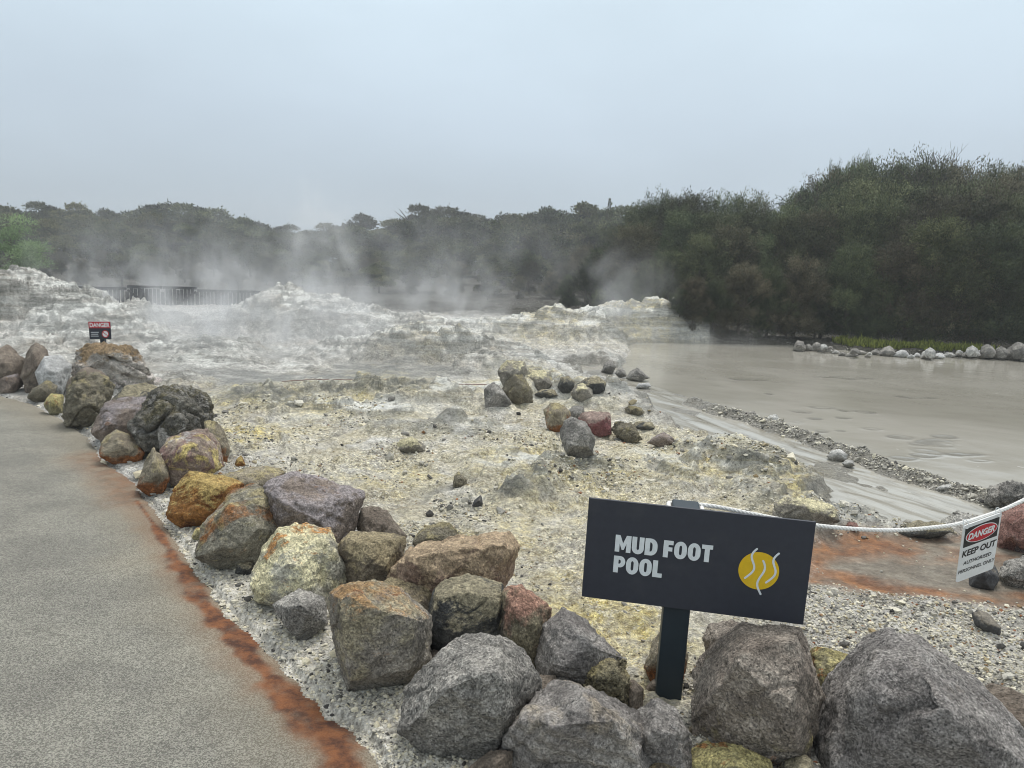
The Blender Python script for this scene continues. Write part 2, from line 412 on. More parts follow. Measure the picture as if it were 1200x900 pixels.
# ------------------------------------------------------------------ path
NYp, NXp = 620, 620
ys = np.exp(np.linspace(math.log(1.6), math.log(13.5), NYp))-1.0
ts = np.linspace(-1.35, .25, NXp)
Yp, Tp = np.meshgrid(ys, ts, indexing='ij'); Xp = Tp*(Yp+1.5)
xp, yp = Xp.ravel(), Yp.ravel()
sp = sdf_poly(xp, yp, PATH) + .018*fbm(xp*7, yp*7, 0*xp, 4) - .02
zp = .006 + .004*fbm(xp*1.5, yp*1.5, 0*xp, 2) - .012*sstep(-.05, .0, sp)
Fg = grid_faces(NYp, NXp)
keep = (sp[Fg] < 0).all(1); Fg = Fg[keep]
used = np.unique(Fg); remap = -np.ones(len(xp), int); remap[used] = np.arange(len(used))
me = np_mesh('path', np.stack([xp, yp, zp], -1)[used], remap[Fg])
xu, yu = xp[used], yp[used]
n2 = fbm(xu*2.3, yu*2.3, 0*xu+3, 4); n3 = fbm(xu*6, yu*6, 0*xu+7, 4)
dr, _ = d_line(xu, yu, RUSTLINE); dr2, _ = d_line(xu, yu, RUST2)
e = sp[used]
wid = (.05 + .06*n2.clip(-.6, 1))*(.25+.95*sstep(4.6, 2.6, yu))
core = sstep(1.35, .45, dr/np.maximum(wid, .012) + .75*n3)
# the stain bleeds gently to the path side
halo = sstep(.17, .03, dr + .04*n3)
patch = sstep(.34, .05, dr2 + .08*n3)
core = np.maximum(core, .45*patch*sstep(-.45, .25, n3)); halo = np.maximum(halo, patch)
set_attr(me, 'core', np.clip(core, 0, 1)); set_attr(me, 'halo', np.clip(halo, 0, 1))
set_attr(me, 'edge', sstep(-.5, -.05, e + .1*n2))
nb = NB('path_concrete'); tc = nb.n('ShaderNodeTexCoord').outputs['Object']
spk = nb.voro(tc, 230, 'F1', 'Color'); sc_ = nb.n('ShaderNodeSeparateColor'); nb.put(sc_.inputs[0], spk)
med = nb.noise(tc, 2.2, 6, .6); fin = nb.noise(tc, 130, 5, .8); f2 = nb.noise(tc, 190, 3, .6)
c = nb.mix(nb.mrange(med, .35, .65), lin(122,120,112), lin(138,136,126))
c = nb.mix(nb.mrange(nb.noise(tc, .7, 4, .6, .6), .50, .68, 0, .14), c, lin(112,110,102))
c = nb.mix(1.0, c, nb.grey(sc_.outputs[0], .62, 1.32), 'MULTIPLY')
c = nb.mix(1.0, c, nb.grey(fin, .58, 1.36), 'MULTIPLY')
c = nb.mix(nb.mrange(f2, .63, .69, 0, .6), c, lin(70,68,64))
c = nb.mix(nb.mrange(nb.math('SUBTRACT', 1.0, f2), .64, .70, 0, .5), c, lin(196,190,176))
# hairline dark cracks/scuffs
ck = nb.voro(nb.vmath('ADD', tc, nb.vmath('SCALE', nb.noise(tc, 2, 4, .6, col=True), None)), .55, 'DISTANCE_TO_EDGE')
c = nb.mix(nb.math('MULTIPLY', nb.mrange(ck, .012, .0), nb.mrange(med, .5, .6, 0, .4)), c, lin(84,82,76))
c = nb.mix(nb.math('MULTIPLY', nb.attr('edge'), .25), c, lin(150,136,108))
rc = nb.mix(nb.mrange(nb.noise(tc, 9, 7, .7), .36, .62), lin(72,45,36), lin(134,86,54))
c = nb.mix(nb.math('MULTIPLY', nb.attr('halo'), .38), c, lin(134,102,74))
c = nb.mix(nb.math('MULTIPLY', nb.attr('core'), nb.mrange(nb.noise(tc, 5, 6, .7), .30, .5, .55, .95)), c, nb.mix(1.0, rc, nb.grey(fin, .75, 1.2), 'MULTIPLY'))
hh = nb.math('ADD', fin, nb.math('MULTIPLY', nb.voro(tc, 115), .8))
nb.bsdf(c, .88, nb.bump(hh, .55, .006), .3)
tag(link_mesh('path', me, nb.m), 'grey speckled concrete path with a rust stained edge', 'path', kind='structure')

# ------------------------------------------------------------------ mud water
NYw, NXw = 500, 520
ysw = np.exp(np.linspace(math.log(4.5), math.log(27), NYw))
tsw = np.linspace(-.05, 1.25, NXw)
Yw, Tw = np.meshgrid(ysw, tsw, indexing='ij'); Xw = Tw*(Yw+1.0)
xw, yw = Xw.ravel(), Yw.ravel()
pool_in = sdf_poly(xw, yw, POOL)
str_in = sdf_poly(xw, yw, STREAM)
stm = sstep(.05, -.1, str_in)*(pool_in > -.3)
zw = ZW + .0025*fbm(xw*1.5, yw*1.5, 0*xw, 2)
# flow ripples in the shallow stream, running along its direction
dirv = np.array([-.36, .933]); u = xw*dirv[0]+yw*dirv[1]; v = xw*dirv[1]-yw*dirv[0]
rp = fbm(u*1.1, v*5.5+.6*np.sin(u*1.3), 0*xw, 3)
zw = zw + stm*.008*rp
patch = np.zeros_like(xw); ring = np.zeros_like(xw)
RP = [(965,478,26,3),(938,483,20,3),(955,491,16,2.5),(990,482,18,2.5),(1012,483,20,2.5),(1020,503,22,3),(1050,512,26,4),(1105,512,24,4),(1095,520,46,8),(1092,530,38,6),(1085,534,30,4),(1060,537,22,4),(1128,533,40,4),
      (935,495,16,2.5),(990,490,14,2),(985,505,12,2.5),(965,506,14,3),(880,445,40,2.5),(1070,466,36,2.5),(990,443,44,3),(900,462,12,2),(1150,540,20,3)]
for px, py, rx, ry in RP:
    p = on_z(px, py, ZW); q = on_z(px+rx*.55, py, ZW); s = on_z(px, py-ry*.55, ZW)
    rxx = abs(q[0]-p[0]); ryy = max(.05, s[1]-p[1])
    d = np.sqrt(((xw-p[0])/rxx)**2 + ((yw-p[1]-.1*(xw-p[0]))/ryy)**2) + .6*fbm(xw*3, yw*3, 0*xw+px, 3)
    patch = np.maximum(patch, sstep(1.15, .8, d)); 
    zw = zw + .0025*np.exp(-((d-.9)/.22)**2)
me = np_mesh('mud_pool', np.stack([xw, yw, zw], -1), grid_faces(NYw, NXw))
set_attr(me, 'patch', patch); set_attr(me, 'stream', stm); set_attr(me, 'along', u); set_attr(me, 'across', v)
nb = NB('mud_water'); tc = nb.n('ShaderNodeTexCoord').outputs['Object']
mp = nb.n('ShaderNodeCombineXYZ'); nb.put(mp.inputs[0], nb.math('MULTIPLY', nb.attr('along'), .6)); nb.put(mp.inputs[1], nb.math('MULTIPLY', nb.attr('across'), 3.0))
flow = nb.noise(mp.outputs[0], 1.1, 6, .6, 1.4)
c = nb.mix(nb.mrange(nb.noise(tc, .35, 4, .5, .8), .35, .65), lin(156,152,140), lin(172,168,157))
c = nb.mix(nb.math('MULTIPLY', nb.attr('stream'), nb.mrange(flow, .42, .62, 0, .8)), c, lin(172,169,159))
c = nb.mix(nb.math('MULTIPLY', nb.attr('stream'), nb.mrange(flow, .5, .36, 0, .6)), c, lin(120,113,98))
c = nb.mix(nb.math('MULTIPLY', nb.attr('patch'), nb.mrange(nb.noise(tc, 3, 4, .6), .35, .6, .1, .5)), c, lin(106,104,98))
fl = nb.math('MULTIPLY', nb.mrange(nb.noise(tc, 9, 2, .5), .73, .76), nb.mrange(nb.noise(tc, .8, 3, .5), .54, .62))
c = nb.mix(nb.math('MULTIPLY', fl, .7), c, lin(215,213,206))
rip = nb.noise(mp.outputs[0], 3.2, 4, .55, 1.2)
hh = nb.math('ADD', nb.math('MULTIPLY', nb.noise(tc, 3.5, 3, .5), .35), nb.math('MULTIPLY', nb.attr('stream'), nb.math('MULTIPLY', rip, .55)))
ro = nb.math('ADD', .07, nb.math('MULTIPLY', nb.noise(tc, 1.2, 4, .6), .14))
nb.bsdf(c, ro, nb.bump(hh, .22, .04), .5)
tag(link_mesh('water', me, nb.m), 'opaque grey brown mud pool and its shallow stream', 'mud pool', kind='structure')

# ------------------------------------------------------------------ gravel (countless): one stuff mesh
def pebbles(name, px_, py_, size, tone, mat, seed, zoff=.25):
    r = np.random.default_rng(seed); n = len(px_)
    bm = bmesh.new(); bmesh.ops.create_icosphere(bm, subdivisions=1, radius=1)
    bv = np.array([v.co[:] for v in bm.verts]); bf = np.array([[v.index for v in f.verts] for f in bm.faces]); bm.free()
    hz, _ = terrain(px_, py_)
    sc = size[:, None]*np.stack([r.uniform(.7, 1.35, n), r.uniform(.7, 1.3, n), r.uniform(.45, .85, n)], -1)
    V = bv[None]*(1+.28*r.normal(size=(n, len(bv), 1)).clip(-1.6, 1.6))*sc[:, None, :]
    a = r.uniform(0, 2*np.pi, n); ca, sa = np.cos(a)[:, None], np.sin(a)[:, None]
    b = r.normal(0, .35, n); cb, sb = np.cos(b)[:, None], np.sin(b)[:, None]
    X_, Y_, Z_ = V[..., 0], V[..., 1], V[..., 2]
    X_, Z_ = X_*cb-Z_*sb, X_*sb+Z_*cb
    X_, Y_ = X_*ca-Y_*sa, X_*sa+Y_*ca
    P = np.stack([X_+px_[:, None], Y_+py_[:, None], Z_+(hz+size*zoff)[:, None]], -1).reshape(-1, 3)
    Fc = (bf[None]+np.arange(n)[:, None, None]*len(bv)).reshape(-1, 3)
    me = np_mesh(name, P, Fc, smooth=False)
    set_attr(me, 'tone', np.repeat(tone, len(bv)))
    return link_mesh(name, me, mat)
nb = NB('gravel_stone'); tc = nb.n('ShaderNodeTexCoord').outputs['Object']
rp_ = nb.n('ShaderNodeValToRGB'); nb.put(rp_.inputs[0], nb.attr('tone'))
els = [(0, lin(52,51,50)), (.12, lin(92,90,86)), (.26, lin(140,138,131)), (.42, lin(176,172,160)), (.60, lin(205,201,188)), (.80, lin(222,214,188)), (.93, lin(150,136,104)), (.97, lin(146,104,72)), (1, lin(128,80,56))]
cr = rp_.color_ramp
while len(cr.elements) < len(els): cr.elements.new(.5)
for e_, (p_, c_) in zip(cr.elements, els): e_.position = p_; e_.color = (*c_, 1)
c = nb.mix(1.0, rp_.outputs[0], nb.grey(nb.noise(tc, 90, 4, .7), .75, 1.2), 'MULTIPLY')
nb.bsdf(c, .9, nb.bump(nb.noise(tc, 150, 4, .7), .5, .004), .3)
GRAVEL = nb.m
r = np.random.default_rng(11)
N = 380000
ty = np.exp(r.uniform(math.log(1.5), math.log(9.5), N)); tx = r.uniform(-.75, .85, N)*(ty+.7)
_, Aq = terrain(tx, ty, False)
dens = np.clip(.06 + 1.1*fbm(tx*.9, ty*.9, 0*tx+13, 4), .035, .8)*sstep(9.5, 6, ty)
gr_strip = sstep(.75, .35, Aq['sp'])*(ty < 4.5)
right_slope = sstep(.9, 1.5, tx)*sstep(4.2, 3.4, ty)
dens = np.maximum(dens, .42*gr_strip); dens = np.maximum(dens, .98*right_slope)
dens = np.maximum(dens, .95*sstep(.22, .05, Aq['dd']))
dens = dens*(1-.97*Aq['sl'])*(1-.8*Aq['mud'])
ok = (Aq['sp'] > -.005) & ((Aq['so'] > .05) | (Aq['dd'] < .2)) & ((Aq['ss'] > .12) | (Aq['dd'] < .2)) & (r.random(N) < dens)
tx, ty = tx[ok], ty[ok]; n = len(tx)
size = (.0016+.00082*ty)*np.exp(r.normal(0, .42, n)).clip(.4, 3.2)
size = np.where(r.random(n) < .012+.03*sstep(3.5, 5, ty), size*2.6, size).clip(.002, .05)
tone = r.beta(1.7, 1.5, n)
_, Aq = terrain(tx, ty, False)
st_ = (Aq['sp'] < .75) & (ty < 4.8); tone = np.where(st_, np.where(r.random(n) < .16, tone*.25, .5+.35*tone), tone)
# a patch of black cinders, and darker grit on the dike
pc = on_z(297, 521); bc = np.exp(-(((tx-pc[0])/.32)**2+((ty-pc[1])/.22)**2))
tone = np.where(r.random(n) < bc*1.2, tone*.22, tone)
_, Aq = terrain(tx, ty, False)
tone = np.where(Aq['dd'] < .22, tone*.8, tone)
tag(pebbles('gravel', tx, ty, size, tone, GRAVEL, 4), 'loose grey and white gravel over the ground', 'gravel', kind='stuff')

# ------------------------------------------------------------------ rocks
def rock_material(name, c1, c2, stains=(), speck=.5, vesic=0, strata=0, bump=.8, rough=.92):
    """stains: (colour, scale, lo, hi, strength, height bias, normal bias)"""
    nb = NB(name)
    t = nb.n('ShaderNodeTexCoord'); oi = nb.n('ShaderNodeObjectInfo')
    off = nb.n('ShaderNodeCombineXYZ'); 
    for i, k in enumerate((37., 53., 71.)): nb.put(off.inputs[i], nb.math('MULTIPLY', oi.outputs['Random'], k))
    v = nb.vmath('ADD', t.outputs['Object'], off.outputs[0])
    g = nb.n('ShaderNodeSeparateXYZ'); nb.put(g.inputs[0], t.outputs['Generated'])
    geo = nb.n('ShaderNodeNewGeometry'); gn = nb.n('ShaderNodeSeparateXYZ'); nb.put(gn.inputs[0], geo.outputs['True Normal'])
    med = nb.noise(v, 6, 8, .62); fin = nb.noise(v, 42, 7, .72); gr = nb.noise(v, 120, 4, .7)
    c = nb.mix(nb.mrange(med, .34, .66), c1, c2)
    for k, (sc_col, sc, lo, hi, stg, zb, nbias) in enumerate(stains):
        f = nb.noise(nb.vmath('ADD', v, (k*3.1+1, k*1.7, k*2.3)), sc, 7, .66, .4)
        if zb: f = nb.math('ADD', f, nb.math('MULTIPLY', nb.math('SUBTRACT', g.outputs[2], .5), zb))
        if nbias: f = nb.math('ADD', f, nb.math('MULTIPLY', gn.outputs[2], nbias))
        col = nb.mix(nb.mrange(fin, .35, .65), tuple(.72*q for q in sc_col), tuple(min(1, 1.15*q) for q in sc_col))
        c = nb.mix(nb.mrange(f, lo, hi, 0, stg), c, col)
    c = nb.mix(1.0, c, nb.grey(fin, .94, 1.55), 'MULTIPLY')
    c = nb.mix(speck, c, nb.mix(1.0, c, nb.grey(gr, .30, 1.62), 'MULTIPLY'))
    vc = nb.n('ShaderNodeSeparateColor'); nb.put(vc.inputs[0], nb.voro(nb.vmath('ADD', v, nb.vmath('SCALE', nb.noise(v, 5, 3, .6, col=True), None)), 5.5, 'F1', 'Color'))
    c = nb.mix(.7, c, nb.mix(1.0, c, nb.grey(vc.outputs[0], .80, 1.16), 'MULTIPLY'))
    cv = nb.n('ShaderNodeSeparateColor'); nb.put(cv.inputs[0], nb.voro(v, 165, 'F1', 'Color'))
    c = nb.mix(min(1, speck+.1), c, nb.mix(1.0, c, nb.grey(cv.outputs[0], .68, 1.28), 'MULTIPLY'))
    c = nb.mix(nb.mrange(cv.outputs[1], .92, .95, 0, .8*speck), c, (.03, .03, .03))
    # pale dust specks
    c = nb.mix(nb.mrange(gr, .64, .70, 0, .45*speck), c, lin(205,200,188))
    hh = nb.math('ADD', nb.math('MULTIPLY', fin, .9), nb.math('MULTIPLY', gr, .35))
    hh = nb.math('ADD', hh, nb.math('MULTIPLY', med, 1.4))
    ck = nb.voro(nb.vmath('ADD', v, nb.vmath('SCALE', nb.noise(v, 9, 4, .6, col=True), None)), 4.5, 'DISTANCE_TO_EDGE')
    hh = nb.math('ADD', hh, nb.mrange(ck, .0, .025, -.45, 0))
    if vesic:
        hh = nb.math('SUBTRACT', hh, nb.math('MULTIPLY', nb.mrange(nb.voro(v, 60), .0, .38, 1, 0), vesic))
        c = nb.mix(nb.mrange(nb.voro(v, 60), .22, .05, 0, .55*vesic), c, (.02, .02, .02))
    if strata:
        mpn = nb.n('ShaderNodeMapping'); nb.put(mpn.inputs[0], v); mpn.inputs['Rotation'].default_value = (.2, .38, 0); mpn.inputs['Scale'].default_value = (1.5, 1.5, 22)
        sn = nb.noise(mpn.outputs[0], 1.6, 6, .65)
        hh = nb.math('ADD', hh, nb.math('MULTIPLY', sn, strata))
        c = nb.mix(.5*min(1, strata), c, nb.mix(1.0, c, nb.grey(sn, .6, 1.35), 'MULTIPLY'))
    nb.bsdf(c, rough, nb.bump(hh, bump, .022), .3)
    return nb.m
RUST = lin(138,88,50); ORANGE = lin(170,120,66); YEL = lin(172,160,116); PALEY = lin(206,198,160); WHITE = lin(206,204,196)
DKB = lin(78,66,54); MOSS = lin(104,96,66); PURP = lin(116,90,86); RED = lin(112,64,58)
RM = {
 'grey':   rock_material('grey_andesite', lin(104,102,98), lin(142,139,133), [(lin(168,164,156), 5, .52, .68, .6, 0, .08), (MOSS, 7, .60, .72, .35, -.1, 0)], .75, .25),
 'huge':   rock_material('coarse_grey_andesite', lin(112,108,105), lin(140,136,132), [(lin(160,156,150), 4, .50, .7, .5, 0, .06), (DKB, 9, .60, .7, .4, 0, 0)], .8, .15),
 'ridged': rock_material('layered_grey_stone', lin(104,100,97), lin(146,142,137), [(lin(170,158,138), 5, .56, .7, .6, .1, 0)], .6, 0, .9),
 'tan':    rock_material('tan_grey_stone', lin(116,107,98), lin(154,145,134), [(lin(150,140,92), 6, .52, .66, .7, -.25, 0), (RUST, 9, .63, .72, .7, -.15, 0)], .7, .2),
 'orangetop': rock_material('orange_capped_stone', lin(118,113,105), lin(146,140,130), [(lin(166,156,122), 6, .54, .70, .5, .3, .05), (lin(158,122,78), 5.5, .72, .90, .75, .42, .16), (lin(128,80,48), 10, .82, .92, .7, .3, .16)], .6, .15),
 'whitish': rock_material('pale_weathered_stone', lin(134,131,120), lin(176,173,158), [(PALEY, 6, .50, .66, .8, .25, .08), (ORANGE, 8, .66, .76, .9, .25, .08), (RUST, 5, .68, .76, .8, -.3, 0)], .5, .35),
 'rust':   rock_material('rust_orange_stone', lin(114,78,42), lin(150,106,58), [(lin(96,58,38), 5, .50, .66, .85, -.1, -.1), (lin(168,150,96), 5, .56, .70, .75, .2, .18)], .5),
 'rustpart': rock_material('part_rusted_stone', lin(114,106,92), lin(144,136,118), [(RUST, 4.5, .50, .62, .95, -.35, 0), (YEL, 7, .55, .7, .6, .3, 0)], .5),
 'oliverust': rock_material('olive_rust_stone', lin(110,107,96), lin(146,141,126), [(lin(140,92,48), 4.5, .54, .66, .85, .1, 0), (YEL, 7, .56, .68, .5, .2, 0)], .5, .1, .35),
 'mauve':  rock_material('mauve_brown_stone', lin(108,98,90), lin(138,126,116), [(lin(150,144,146), 4, .54, .68, .7, .1, .1), (lin(140,104,70), 7, .60, .70, .7, 0, 0)], .5, 0, .55),
 'pinkslab': rock_material('pink_brown_stone', lin(118,96,84), lin(152,132,116), [(lin(168,150,122), 5, .52, .66, .7, .35, .12), (lin(142,126,90), 6, .6, .72, .7, -.3, 0)], .5, 0, .5),
 'dark':   rock_material('dark_block_stone', lin(60,61,62), lin(96,96,92), [(lin(150,142,118), 7, .60, .74, .85, .35, .16), (lin(100,62,54), 10, .66, .73, .5, 0, 0)], .5),
 'darkbrown': rock_material('dark_brown_stone', lin(88,80,70), lin(122,113,98), [(lin(150,138,108), 6, .56, .72, .7, .3, .12)], .5, .1),
 'brown':  rock_material('brown_stone', lin(104,94,84), lin(132,122,110), [(lin(128,76,62), 9, .66, .72, .5, 0, 0)], .55, .15),
 'mustard': rock_material('mustard_crusty_stone', lin(104,97,76), lin(138,131,108), [(YEL, 9, .52, .66, .7, .1, 0), (lin(66,62,56), 12, .56, .66, .6, 0, 0)], .8, .7),
 'yellow': rock_material('yellow_green_stone', lin(120,115,94), lin(152,146,116), [(lin(176,166,112), 6, .48, .64, .7, .2, .1), (RUST, 11, .62, .68, .8, .1, .05)], .6, .2),
 'mixed':  rock_material('pink_olive_stone', lin(104,98,82), lin(140,132,108), [(lin(160,122,106), 5, .50, .62, .85, .2, 0), (lin(72,70,66), 6, .55, .66, .7, -.1, 0)], .6, .1),
 'patchy': rock_material('yellow_purple_patched_stone', lin(128,112,102), lin(160,148,134), [(PURP, 5, .48, .58, .75, 0, 0), (lin(192,176,112), 6, .52, .62, .8, 0, 0), (lin(178,176,172), 8, .60, .68, .7, .1, 0)], .5),
 'vesic':  rock_material('dark_pitted_stone', lin(82,80,74), lin(122,119,110), [(lin(92,86,60), 5, .54, .66, .7, .2, .05), (lin(150,148,144), 8, .58, .70, .6, .1, .1)], .7, .9),
 'olive':  rock_material('olive_brown_stone', lin(96,91,78), lin(128,122,106), [(lin(66,64,54), 5, .54, .66, .7, 0, 0), (lin(150,140,100), 7, .6, .7, .5, .2, .1)], .6, .5),
 'white':  rock_material('pale_grey_stone', lin(160,160,158), lin(196,196,194), [(lin(138,136,132), 5, .54, .68, .7, -.1, 0)], .4, .1),
 'far':    rock_material('bleached_bank_stone', lin(150,149,145), lin(196,195,190), [(lin(110,106,98), 3, .52, .64, .8, -.25, 0)], .4),
 'black':  rock_material('black_smooth_stone', lin(48,48,50), lin(70,70,70), [(lin(140,130,112), 6, .62, .74, .5, .3, .1)], .3, 0, 0, .3, .55),
 'redrock': rock_material('red_scoria', lin(118,84,76), lin(150,118,108), [(lin(92,90,92), 6, .56, .64, .8, 0, 0), (lin(160,142,132), 7, .58, .7, .5, .2, 0)], .7, .5),
 'maroon': rock_material('maroon_stone', lin(112,70,70), lin(134,98,94), [(lin(146,132,122), 5, .52, .64, .8, .4, 0)], .5),
 'crust':  rock_material('crusted_outcrop', lin(150,144,136), lin(196,190,182), [(lin(134,112,80), 4, .66, .80, .9, .75, .1), (lin(96,90,82), 6, .54, .64, .75, .1, -.1), (lin(206,196,192), 5, .56, .7, .7, -.5, .1)], .6, .6, .8),
 'slabbed': rock_material('yellow_crusted_grey_stone', lin(112,108,100), lin(146,141,130), [(PALEY, 5, .64, .78, .75, .45, .15)], .5, .1),
}
def hull_remesh(pts, size, vox, smooth=1, cuts=0, r=None, view=None):
    bm = bmesh.new()
    for p in pts: bm.verts.new(p)
    bmesh.ops.convex_hull(bm, input=bm.verts)
    for _ in range(cuts):                                       # knock flat chips off the stone
        n = Vector(view)*r.uniform(-.1, .9) + Vector((r.normal()*.6, r.normal()*.6, r.uniform(-.3, .9))); n.normalize()
        co = [v.co for v in bm.verts if v.is_valid]; mx_ = max(n.dot(c) for c in co); mn_ = min(n.dot(c) for c in co)
        d = mx_-(mx_-mn_)*r.uniform(.025, .09)
        res = bmesh.ops.bisect_plane(bm, geom=bm.verts[:]+bm.edges[:]+bm.faces[:], plane_co=n*d, plane_no=n, clear_outer=True)
        bmesh.ops.convex_hull(bm, input=bm.verts)
    bmesh.ops.delete(bm, geom=[v for v in bm.verts if not v.link_faces], context='VERTS')
    bmesh.ops.recalc_face_normals(bm, faces=bm.faces)
    me = bpy.data.meshes.new('tmp'); bm.to_mesh(me); bm.free()
    o = bpy.data.objects.new('tmp', me); COL.objects.link(o)
    m = o.modifiers.new('r', 'REMESH'); m.mode = 'VOXEL'; m.voxel_size = vox
    s = o.modifiers.new('s', 'SMOOTH'); s.factor = .5; s.iterations = smooth
    dg = bpy.context.evaluated_depsgraph_get()
    out = bpy.data.meshes.new_from_object(o.evaluated_get(dg))
    bpy.data.objects.remove(o); bpy.data.meshes.remove(me)
    return out
def rough_up(me, size, seed, a1=.05, a2=.05, a3=.016, strata=0, slant=.4):
    n = len(me.vertices); co = np.empty(n*3, np.float32); me.vertices.foreach_get('co', co); co = co.reshape(-1, 3).astype(float)
    no = np.empty(n*3, np.float32); me.vertices.foreach_get('normal', no); no = no.reshape(-1, 3)
    p = co/size; x, y, z = p[:, 0]+seed*3.7, p[:, 1]+seed*1.3, p[:, 2]+seed*2.1
    d = a1*fbm(x*1.6, y*1.6, z*1.6, 3) + a2*(ridged(x*3.0, y*3.0, z*3.0, 4, .55)-.75) + a3*fbm(x*11, y*11, z*11, 4, .6)
    # chipped facets
    cell = np.abs(perlin(x*2.2+5, y*2.2, z*2.2)); d = d - a2*.8*sstep(.10, .0, cell)
    if strata:
        q = (z*math.cos(slant)+x*math.sin(slant))*9 + .5*fbm(x*2, y*2, z*2, 2)
        d = d + strata*(np.abs((q % 1)-.5)-.25)
    co = co + no*(d*size)[:, None]
    me.vertices.foreach_set('co', np.ascontiguousarray(co, np.float32).ravel()); me.update()
    me.polygons.foreach_set('use_smooth', np.ones(len(me.polygons), bool))
def rock(label, outline, mat, basey=None, thick=.5, name='boulder', group=None, zg=0.0, dist=None, seed=None, rim=.62, rough=(.016, .022, .013), strata=0, nf=4, cat='rock', ridge=None, cuts=3, lean=1.0):
    """outline: silhouette in photo pixels; its ground point fixes the distance, then it becomes a solid of real size"""
    O = np.array(outline, float)
    if group == WG: O = O.mean(0) + (O-O.mean(0))*1.045
    seed = seed if seed is not None else int(abs(O.sum())*7) % 9973
    r = np.random.default_rng(seed)
    cx = (O[:, 0].min()+O[:, 0].max())/2; cyv = O[:, 1].mean(); ymax = O[:, 1].max()
    by = basey if basey is not None else ymax
    if group == MG and dist is None: g = on_ground(cx, by)
    else: g = at_y(cx, by, dist) if dist is not None else on_z(cx, by, zg)
    wpx = np.ptp(O[:, 0]); hpx = max(np.ptp(O[:, 1]), 6)
    rg = np.linalg.norm(g[:2]); nrm = np.array([g[0], g[1], 0])/rg
    mpp = np.linalg.norm(g-np.array([0, 0, CAMZ]))/F            # metres per pixel
    t = thick*math.sqrt(wpx*hpx)*mpp
    pc = g + nrm*t*.55
    def on_plane(px, py, off=0):
        d = ray(px, py); k = np.dot(pc[:2]+nrm[:2]*off, nrm[:2])/np.dot(d[:2], nrm[:2])
        return np.array([0, 0, CAMZ]) + d*k
    pts = []
    if by > ymax + 3:
        O = np.vstack([O, [cx-.3*wpx, by], [cx+.3*wpx, by]])
    c = O.mean(0)
    ytop, hh_ = O[:, 1].min(), max(1, np.ptp(O[:, 1]))
    for p in O: pts.append(on_plane(p[0], p[1], t*(lean*(.55-1.0*(p[1]-ytop)/hh_)+r.uniform(-.15, .15))))
    for j, p in enumerate(O):                                    # front and back rims
        q = c + (p-c)*(.78+r.uniform(-.1, .1)); pts.append(on_plane(q[0], q[1], t*r.uniform(.6, .9)))
    lowy = O[:, 1].max()-.38*np.ptp(O[:, 1])
    for p in O:                                                  # a broad foot that meets the ground where the photo shows it
        if p[1] > lowy: q = c + (p-c)*np.array([.94, .985]); pts.append(on_plane(q[0], q[1], -t*.5))
    if not ridge:
        a0 = r.uniform(0, 6.28)
        for k in range(nf):
            a = a0+6.28*k/nf+r.uniform(-.5, .5); q = c+np.array([math.cos(a)*wpx*.5, math.sin(a)*hpx*.5])*r.uniform(.25, .55); pts.append(on_plane(q[0], q[1], -t*r.uniform(.55, 1.0)))
    else:
        for (px, py, k) in ridge: pts.append(on_plane(px, py, -t*k))
    pts = np.array(pts)
    base = np.array([pts[:, 0].mean(), pts[:, 1].mean(), pts[:, 2].min()])
    size = max(wpx, hpx)*mpp
    me = hull_remesh([Vector(p-base) for p in pts], size, size/min(115, max(28, max(wpx, hpx)/1.3)), 1, cuts, r, -nrm)
    rough_up(me, size, seed % 97, *rough, strata=strata)
    me.name = name
    o = link_mesh(name, me, RM[mat], None, base - (np.array([0, 0, .05*hpx*mpp]) if group == MG else 0))
    tag(o, label, cat, group)
    return o

WG = 'boulders piled along the path edge'
MG = 'stones scattered over the thermal field'
def on_ground(px, py):
    d = ray(px, py); k = np.linspace(2.5, 26, 700)/d[1]
    hz, _ = terrain(d[0]*k, d[1]*k); rz = CAMZ+d[2]*k
    i = int(np.argmax(rz <= hz)) if (rz <= hz).any() else len(k)-1
    return np.array([d[0]*k[i], d[1]*k[i], max(hz[i], ZW)])
# --- the near part of the boulder wall
rock('orange rust wedge boulder left of the grey olive one', [(197,602),(203,574),(220,552),(234,555),(268,560),(288,566),(280,590),(245,614),(215,617),(201,608)], 'rust', None, .5, group=WG, ridge=[(226,562,.2),(256,572,.75),(222,604,.9),(248,606,.9)])
rock('flat rust brown slab lying behind the orange wedge boulder', [(250,560),(298,546),(330,547),(333,553),(312,572),(270,576)], 'rustpart', 588, .6, group=WG)
rock('grey olive boulder with a rust patch on its right', [(230,652),(237,618),(254,596),(271,576),(295,567),(313,574),(331,605),(335,630),(312,655),(297,668),(255,664)], 'oliverust', None, .5, group=WG, ridge=[(268,596,.35),(292,618,.95),(262,640,.9),(300,655,.8)])
rock('wide mauve brown boulder with sharp right corner', [(309,572),(318,561),(343,554),(358,554),(400,568),(427,576),(419,600),(400,630),(380,640),(335,622),(320,600)], 'mauve', 662, .5, group=WG, ridge=[(345,572,.1),(330,588,.8),(352,590,.75),(390,618,.95),(372,582,.4),(412,584,.35)])
rock('large pale yellow white boulder with orange flecks', [(291,690),(296,668),(310,640),(325,621),(347,614),(385,621),(396,648),(414,680),(408,708),(380,722),(330,714),(297,703)], 'whitish', 716, .5, group=WG, ridge=[(328,636,.25),(384,636,.35),(342,672,.9),(392,690,.75),(350,704,1.0)])
rock('small grey angular stone leaning on the pale boulder', [(319,709),(350,690),(380,702),(384,730),(356,753),(336,737)], 'grey', None, .5, name='stone', group=WG, ridge=[(352,712,.95),(368,708,.6),(345,725,.8)])
